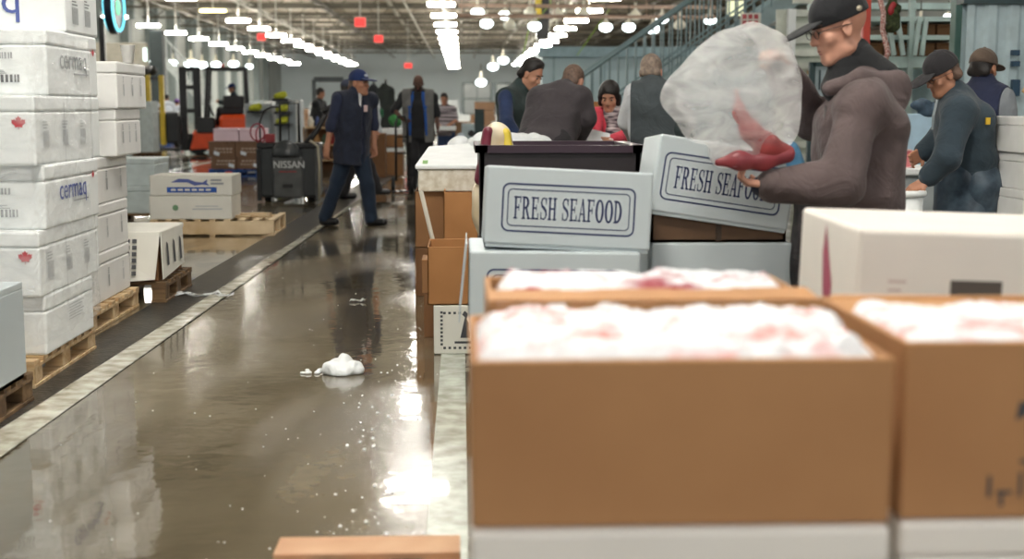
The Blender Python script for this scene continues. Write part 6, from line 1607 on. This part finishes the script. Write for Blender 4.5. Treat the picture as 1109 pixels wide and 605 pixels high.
# stairs behind the stall
t = root('metal_stairs', 'pale metal stairs sloping down behind the orange forklift', 'stairs', (0, 0, 0))
b = MB(); p0, p1 = P(176, 64, 56), P(222, 112, 56); b.bar(p0, p1, .12, .3); part('stringer', b, mat('stair_pale', (184, 192, 192), .5), t)
b = MB(); b.tube([p0+V3((0, 0, 1)), p1+V3((0, 0, 1))], .04, 8); part('handrail', b, mat('stair_pale', (184, 192, 192), .5), t)
for k in range(10): q0 = p0.lerp(p1, k/9); b = MB(); b.cyl(q0, q0+V3((0, 0, 1)), .025, n=6); part('baluster', b, mat('stair_pale', (184, 192, 192), .5), t)
for k in range(16): q0 = p0.lerp(p1, k/15); b = MB(); b.box(q0.x-.15, q0.x+.15, 56, 57.2, q0.z-.02, q0.z+.02); part('step', b, mat('stair_pale', (184, 192, 192), .5), t)
b = MB(); b.box(p0.x-.1, p0.x+.1, 56, 56.2, 0, p0.z); part('support_post', b, mat('stair_pale', (184, 192, 192), .5), t)
# round lit sign
c = P(123.5, 8, 26)
t = root('round_sign', 'round dark blue sign with lit cyan ring hanging above the foam stacks', 'sign', c, rz=R_(90))
b = MB(); b.cyl((0, -.07, 0), (0, .07, 0), .52, n=48); part('sign_disc', b, mat('sign_navy', (10, 34, 58), .4), t, bevel=.01)
for rr, mm in ((.45, lamp_mat('neon_cyan', (120, 225, 245), 2.2)),):
    for s in (-1, 1): b = MB(); b.tube([(rr*math.cos(a), s*.085, rr*math.sin(a)) for a in [2*PI*i/40 for i in range(40)]], .022, 8, closed=True); part('lit_ring', b, mm, t)
for s in (-1, 1):
    b = MB(); b.cyl((0, s*.07, 0), (0, s*.085, 0), .15, n=32); part('lit_centre', b, lamp_mat('neon_mint', (150, 235, 190), 1.4), t)
b = MB(); b.box(-.02, .02, -.02, .02, .56, 5.0); part('hanger', b, BLS, t)

# ------------------------------------------------------------------ office block, stairs, rack at the other side
TEALP = mat('panel_pale_blue', (182, 204, 210), .5, .04, .5)
TRIMB = mat('panel_trim', (150, 176, 184), .5)
Yo = 36.0
a, b2 = P(587, 53, Yo), P(800, 53, Yo)
b = MB(); b.box(a.x, b2.x+8, Yo, Yo+6, 0, a.z); struct('wall_office', b, TEALP, 'pale blue walled office block behind the people at the table')
b = MB(); b.box(a.x-.1, b2.x+8, Yo-.12, Yo, a.z-.22, a.z+.06); struct('trim_office', b, TRIMB)
for k in range(7):
    b = MB(); x = a.x+.3+k*1.4; b.box(x, x+.05, Yo-.03, Yo, 0, a.z-.2); struct('trim_%d' % (60+k), b, TRIMB)
b = MB(); c = P(588, 43, 52); b.box(c.x-.25, c.x+.25, 52, 52.5, c.z, ZC-.01); 
single('black_duct', b, BLS, 'black duct hanging from the roof above the bell lamp rail', 'duct'); duct = bpy.data.objects['black_duct']
b = MB(); c = P(583, 20, 51.6); b.box(c.x-.12, c.x+.12, 51.6, 51.7, c.z, c.z+.8); part('yellow_marker', b, YEL, duct, label='yellow strip')
b = MB(); b.tube([P(566, 62, 34), P(572, 34, 34), P(596, 4, 34), P(600, -60, 34)], .015, 6); b.tube([P(625, 60, 34), P(660, 10, 34)], .015, 6); single('green_cable', b, mat('cable_green', (150, 190, 60), .5), 'thin green cables slanting up past the bell lamps', 'cable')
# stairs
STG = mat('stair_blue_grey', (122, 146, 150), .5, .05, 2); STG2 = mat('stair_blue_light', (158, 180, 184), .5)
Yst = 20.0
sl = V3((P(740, 91, Yst).x, Yst, P(740, 91, Yst).z)); s2 = V3((P(865, 4, Yst).x, Yst, P(865, 4, Yst).z))
dirv = (s2-sl).normalized(); kz = dirv.z/dirv.x
foot = sl-dirv*(sl.z/dirv.z)
top = foot+dirv*7.2
t = root('metal_staircase', 'blue-grey steel staircase with open railings rising behind the plastic bag', 'stairs', (foot.x, Yst, 0))
def loc_(v): return v-V3((foot.x, Yst, 0))
for k, dy in enumerate((0, 1.15)):
    a, c = loc_(foot), loc_(top); b = MB(); b.add([(a.x+.0, dy, .0), (c.x, dy, c.z-.02), (c.x, dy, c.z+.30), (a.x-.1, dy, .22), (a.x, dy+.05, 0), (c.x, dy+.05, c.z-.02), (c.x, dy+.05, c.z+.30), (a.x-.1, dy+.05, .22)], [(0,1,2,3),(7,6,5,4),(0,4,5,1),(1,5,6,2),(2,6,7,3),(3,7,4,0)])
    part('stringer', b, STG2, t)
    b = MB(); b.tube([(a.x-.1, dy, 1.12), (c.x, dy, c.z+1.2)], .028, 8); part('handrail', b, STG, t)
    b = MB(); b.tube([(a.x-.1, dy, .42), (c.x, dy, c.z+.5)], .018, 6); part('lower_rail', b, STG, t)
    nb = 44
    for i in range(nb):
        u = i/(nb-1); x = a.x+(c.x-a.x)*u; z = c.z*u; b = MB(); b.box(x-.012, x+.012, dy-.012, dy+.012, z+.25, z+1.15); part('baluster', b, STG, t)
ns = int(top.z/.18)
for i in range(ns):
    z = (i+1)*.18; x = loc_(foot).x+z/kz; b = MB(); b.box(x-.05, x+.24, .05, 1.15, z-.02, z+.02); part('step', b, STG, t)
# slatted enclosure below the stairs' upper part and window with sheets of white
Yv = 17.0
a, b2 = P(858, 40, Yv), P(902, 130, Yv)
t = root('slatted_panel', 'cream slatted panel between the bag and the man with the fish', 'panel', (a.x, Yv, 0)); w = b2.x-a.x
b = MB(); b.box(-.2, w, .05, .1, 0, P(870, 10, Yv).z); part('backing', b, mat('cream_panel', (206, 212, 200), .6), t)
z = .6
for k in range(13): b = MB(); b.box(0, w, -.02, .05, z, z+.085); part('slat', b, mat('cream_slat', (220, 224, 214), .6), t); z += .17
b = MB(); b.box(-.07, .03, -.06, .06, 0, P(870, 10, Yv).z); part('post', b, FOAM, t)
b = MB(); b.box(.2, .45, -.1, -.02, P(870, 78, Yv).z-.03, P(870, 78, Yv).z+.02); part('wood_block', b, WOOD, t)
a, b2 = P(880, 70, 15.5), P(905, 100, 15.5)
t = root('notice_window', 'small dark-framed window behind the chin of the man with the fish', 'window', (a.x, 15.5, 0)); w = b2.x-a.x+.1
b = MB(); b.box(0, w, 0, .04, b2.z-.05, a.z); part('pane', b, mat('pane_pale', (186, 200, 206), .2), t)
b = MB(); b.box(-.04, .03, -.03, .03, 0, a.z+.03); b.box(0, w+.04, -.03, .03, a.z-.02, a.z+.03); part('frame', b, mat('frame_dark_teal', (60, 80, 84), .5), t)
for k in range(3): b = MB(); b.box(.08+k*.09, .1+k*.09, -.01, .0, b2.z+.03, a.z-.06); part('bar', b, mat('frame_dark_teal', (60, 80, 84), .5), t)
# notice sheet with red marks hanging by the stairs
a, b2 = P(802, 14, 19), P(824, 29, 19)
t = root('notice_sheet', 'white notice with red marks hanging on the stairs above the bag', 'notice', (a.x, 19.0, b2.z)); w, h = b2.x-a.x, a.z-b2.z
b = MB(); b.box(0, w, 0, .01, 0, h); part('sheet', b, WCARD, t)
b = MB(); b.flat([_r(w*(.1+.28*i), w*(.3+.28*i), h*(.12+.45*j_), h*(.45+.45*j_)) for i in range(3) for j_ in range(2)], (0, -.003, 0), (1, 0, 0), (0, 0, 1)); part('red_marks', b, mat('notice_red', (196, 90, 96), .6), t)
a, b2 = P(789, 1, 24), P(805, 17, 24)
b = MB(); b.box(0, b2.x-a.x, 0, .1, 0, a.z-b2.z); single('lit_box_sign', b, lamp_mat('lit_cream', (244, 246, 200), 1.3), 'small lit cream box high above the stairs', 'lit box', loc=(a.x, 24, b2.z))
# red column behind the head
a, b2 = P(936, 0, 12.5), P(944, 0, 12.5)
b = MB(); b.box(0, b2.x-a.x, 0, .1, 0, 3.2); single('red_column', b, mat('column_red', (206, 74, 58), .5), 'orange-red post rising behind the head of the man with the fish', 'post', loc=(a.x, 12.5, 0), bevel=.005)
# rack with brown cartons high up
Yr_ = 14.0
RK = mat('rack_mint', (190, 212, 208), .5); 
xa, xb = P(930, 50, Yr_).x, P(1042, 50, Yr_).x
t = root('storage_rack', 'pale mint rack carrying brown cartons high behind the two men in caps', 'rack', (xa, Yr_, 0)); w = xb-xa
zl = [P(980, y, Yr_).z for y in (61, 38, 18)]
for k, z in enumerate(zl): b = MB(); b.box(0, w, -.02, .8, z-(.12 if k == 0 else .05), z); part('shelf', b, RK, t)
for x in (0, w*.5, w): b = MB(); b.box(x-.03, x+.03, -.03, .03, 0, 3.2); part('post', b, RK, t)
for x0_, x1_ in ((962, 968), (972, 978), (996, 990), (1003, 998)):
    b = MB(); p0, p1 = P(x0_, 20, Yr_-.1), P(x1_, 60, Yr_-.1); b.bar(p0-V3((xa, Yr_, 0)), p1-V3((xa, Yr_, 0)), .045); part('brace', b, RK, t)
b = MB(); b.box(0, w, .82, .86, 0, zl[0]-.12); part('back_panel', b, mat('rack_panel_blue', (190, 214, 220), .5), t)
for z0, z1, nn in ((zl[0], zl[1]-.06, 4), (zl[1], zl[2]-.06, 3)):
    for k in range(nn):
        ww = w/nn*.92 if nn == 4 else w/4*.92; xx = xa+.04+(w/4)*(k+(1 if nn == 3 else 0))
        crate('brown_carton', 'dark brown carton on the %s rack shelf, %s' % ('lower' if nn == 4 else 'upper', ['first', 'second', 'third', 'fourth'][k]+' from the red post'), 'carton', (xx, Yr_+.1, z0+.002), (ww, .6, (z1-z0)*.92), BROWND, lid=.04, bev=.006)
b = MB(); b.box(-.5, 6, 0, .3, P(1000, 10, 16).z, P(1000, 3, 16).z); single('mint_beam', b, RK, 'pale mint beam running high over the rack', 'beam', loc=(P(925, 0, 16).x, 16, 0))
# twine ropes and wreath
rp = mat('rope_red_white', (226, 206, 196), .7, 0, 60, rgb2=(150, 60, 56))
b = MB(); pts = [P(950, -12, 12), P(956, 14, 12), P(955, 32, 12), P(961, 56, 12), P(958, 66, 12)]; b.tube(pts, .02, 8); b.tube([p_+V3((.022, .012, 0)) for p_ in pts], .014, 8)
single('hanging_rope', b, rp, 'red and white twisted rope hanging by the red post', 'rope', smooth=True)
c = P(967, 16, 12.5)
t = root('wreath', 'dark green festive swag with red bow hanging over the rack', 'swag', c)
S = Solid(.012); S.ell((0, 0, 0), (.08, .06, .17)); S.ell((.01, 0, -.1), (.06, .05, .08), k=.04); S.noise = (.02, 40, 3); S.build('foliage', mat('fir_green', (72, 84, 50), .8, .3, 40), t)
S = Solid(.008); S.ell((-.04, -.06, .04), (.03, .02, .05), k=.02); S.ell((-.02, -.06, .09), (.03, .02, .03), k=.02); S.build('red_bow', mat('bow_red', (170, 40, 48), .5), t)
b = MB(); b.cyl((0, 0, .15), (0, 0, 1.6), .008, n=6); part('hook_wire', b, BLS, t)
put_bell(997, 26, 15.5, 1, 'small white lamp glowing over the rack beside the festive swag', 'lamps over the rack', .55)
put_bell(1027, 17, 17, 1, 'tiny white lamp over the rack nearer the green column', 'tiny lamps over the rack', .4)
# green column and corrugated wall
a, b2 = P(1036, 0, 12.6), P(1046, 0, 12.6)
b = MB(); b.box(0, b2.x-a.x, 0, .15, 0, 3.4); single('green_column', b, mat('column_green', (84, 120, 112), .5), 'grey-green column between the rack and the corrugated wall', 'column', loc=(a.x, 12.6, 0), bevel=.01)
a, b2 = P(1048, 4, 12), P(1108, 4, 12)
CORR = mat('corrugated_pale_blue', (196, 216, 222), .45)
m_ = MB(); n = int((b2.x+1.5-a.x)/.035); vs = []
for i in range(n+1):
    dy = .0 if (i % 6) < 3 else .028
    for z in (0, a.z): vs.append((a.x+i*.035, 12.0+dy, z))
for i in range(n+1):
    for z in (0, a.z): vs.append((a.x+i*.035, 12.12, z))
fs = [(2*i, 2*i+2, 2*i+3, 2*i+1) for i in range(n)]+[(2*(n+1)+2*i+1, 2*(n+1)+2*i+3, 2*(n+1)+2*i+2, 2*(n+1)+2*i) for i in range(n)]
m_.add(vs, fs); struct('wall_corrugated', m_, CORR, 'pale blue corrugated wall panel behind the man in the brown cap')
b = MB(); b.box(a.x-.05, b2.x+1.5, 11.96, 12.15, a.z, a.z+.1); struct('trim_corrugated', b, mat('frame_dark_teal', (60, 80, 84), .5))
for k, (y, h) in enumerate(((57, 6), (69, 6), (95, 18))):
    c = P(1101, y, 11.9); b = MB(); hh = h/2*11.9/FPX; b.box(-.035, .035, -.03, .03, -hh, hh)
    single('wall_box', b, mat('navy_box', (46, 76, 100), .5), 'small dark blue box on the corrugated wall, %s of three' % ['topmost', 'middle', 'lowest'][k], 'switch box', loc=(c.x, 11.93, c.z), bevel=.004)
# counter with tuna piece, white tubs and blue curtain
Yt = 8.3
a, b2 = P(975, 190, Yt), P(1018, 190, Yt)
t = root('fish_counter', 'white-edged counter beside the man in the teal jacket', 'counter', (a.x, Yt, 0)); w = b2.x-a.x+.3
b = MB(); b.box(-.3, w, 0, .6, a.z-.0, a.z+.045); part('counter_top', b, FOAM, t, bevel=.01)
b = MB(); b.box(-.28, w-.02, .03, .58, 0, a.z); part('counter_base', b, mat('counter_grey', (170, 178, 180), .5), t)
c = P(985, 172, Yt+.1)
t = root('tuna_round', 'pink cut round of tuna standing on the counter', 'fish', (c.x, Yt+.12, a.z+.046))
rr_ = c.z-(a.z+.046)
b = MB(); b.cyl((0, 0, rr_), (0, .12, rr_), rr_, n=32); part('flesh', b, mat('tuna_pink', (226, 150, 152), .35, 0, 14, rgb2=(206, 110, 118)), t, bevel=.01)
b = MB(); b.tube([(rr_*math.cos(q_), .0, rr_+rr_*math.sin(q_)) for q_ in [2*PI*i/28 for i in range(28)]], .006, 6, closed=True); part('skin_rim', b, mat('tuna_skin', (232, 190, 186), .4), t)
a = P(975, 123, 9.6); b2 = P(1030, 190, 9.6)
b = MB(); b.box(0, b2.x-a.x, 0, .04, 0, a.z); single('blue_screen', b, mat('screen_pale_blue', (186, 216, 236), .4), 'pale blue screen standing behind the counter', 'screen', loc=(a.x, 9.6, 0), bevel=.01)
S = Solid(.015)
rnd = random.Random(2)
for k in range(14): S.ell((rnd.uniform(0, .5), rnd.uniform(0, .1), rnd.uniform(0, .09)), (.06, .04, .035), k=.02)
S.noise = (.015, 22, 1); c = P(983, 121, 9.65); setp(S.build('net_bundle', mat('net_dark_blue', (70, 92, 112), .7, .2, 30), loc=(c.x-.1, 9.6, c.z)), 'dark blue net bundle draped along the top of the pale blue screen', 'net')
c0 = P(1000, 203, 7.15)
t = root('white_tub', 'round-rimmed white tub under the hand of the man in the teal jacket', 'tub', (c0.x-.02, 7.45, 0))
b = MB(); b.lathe([(.08, 0), (.1, .02), (.125, c0.z-.06), (.11, c0.z-.06), (.09, .04)], n=28); part('tub_wall', b, FOAM, t, smooth=True)
b = MB(); b.tube([(.125*math.cos(q_), .125*math.sin(q_), c0.z-.05) for q_ in [2*PI*i/28 for i in range(28)]], .02, 8, closed=True); part('tub_rim', b, FOAM, t, smooth=True)
# white cartons stacked at the picture edge
for k in range(6):
    x_ = P(1093 if k % 2 else 1096, 200, 7.3).x; z0 = .02+.205*k
    t = crate('white_carton', 'white carton with dark mark, %s of the stack behind the man in the brown cap' % ['lowest', 'second', 'third', 'fourth', 'fifth', 'top'][k], 'carton', (x_, 7.1, z0), (.5, .45, .203), FOAM2, lid=.05, bev=.006)
    b = MB(); b.box(.0-.20, .0-.19, -.229, -.226, .05, .1); part('dark_mark', b, INKK, t)
a = P(1101, 112, 7.6)
b = MB(); b.add([(-.07,0,.06),(.16,0,-.09),(.2,0,-.05),(-.04,0,.1),(-.07,.1,.06),(.16,.1,-.09),(.2,.1,-.05),(-.04,.1,.1)], [(0,1,2,3),(7,6,5,4),(0,4,5,1),(1,5,6,2),(2,6,7,3),(3,7,4,0)])
single('tan_slab', b, mat('slab_tan', (206, 176, 130), .6), 'stand-in tan slab for a hand-like shape over the white cartons at the picture edge', 'board', loc=(a.x, 7.3, 1.33), bevel=.01)  # made-up slab in place of a hand-like shape
b = MB(); b.box(-.02, .25, 0, .12, .0, .05); single('green_cloth', b, mat('cloth_dark_green', (44, 86, 70), .8), 'dark green fold above the tan slab, stand-in for a sleeve', 'cloth', loc=(a.x, 7.32, 1.4), bevel=.015, rot=(0, R_(30), 0))
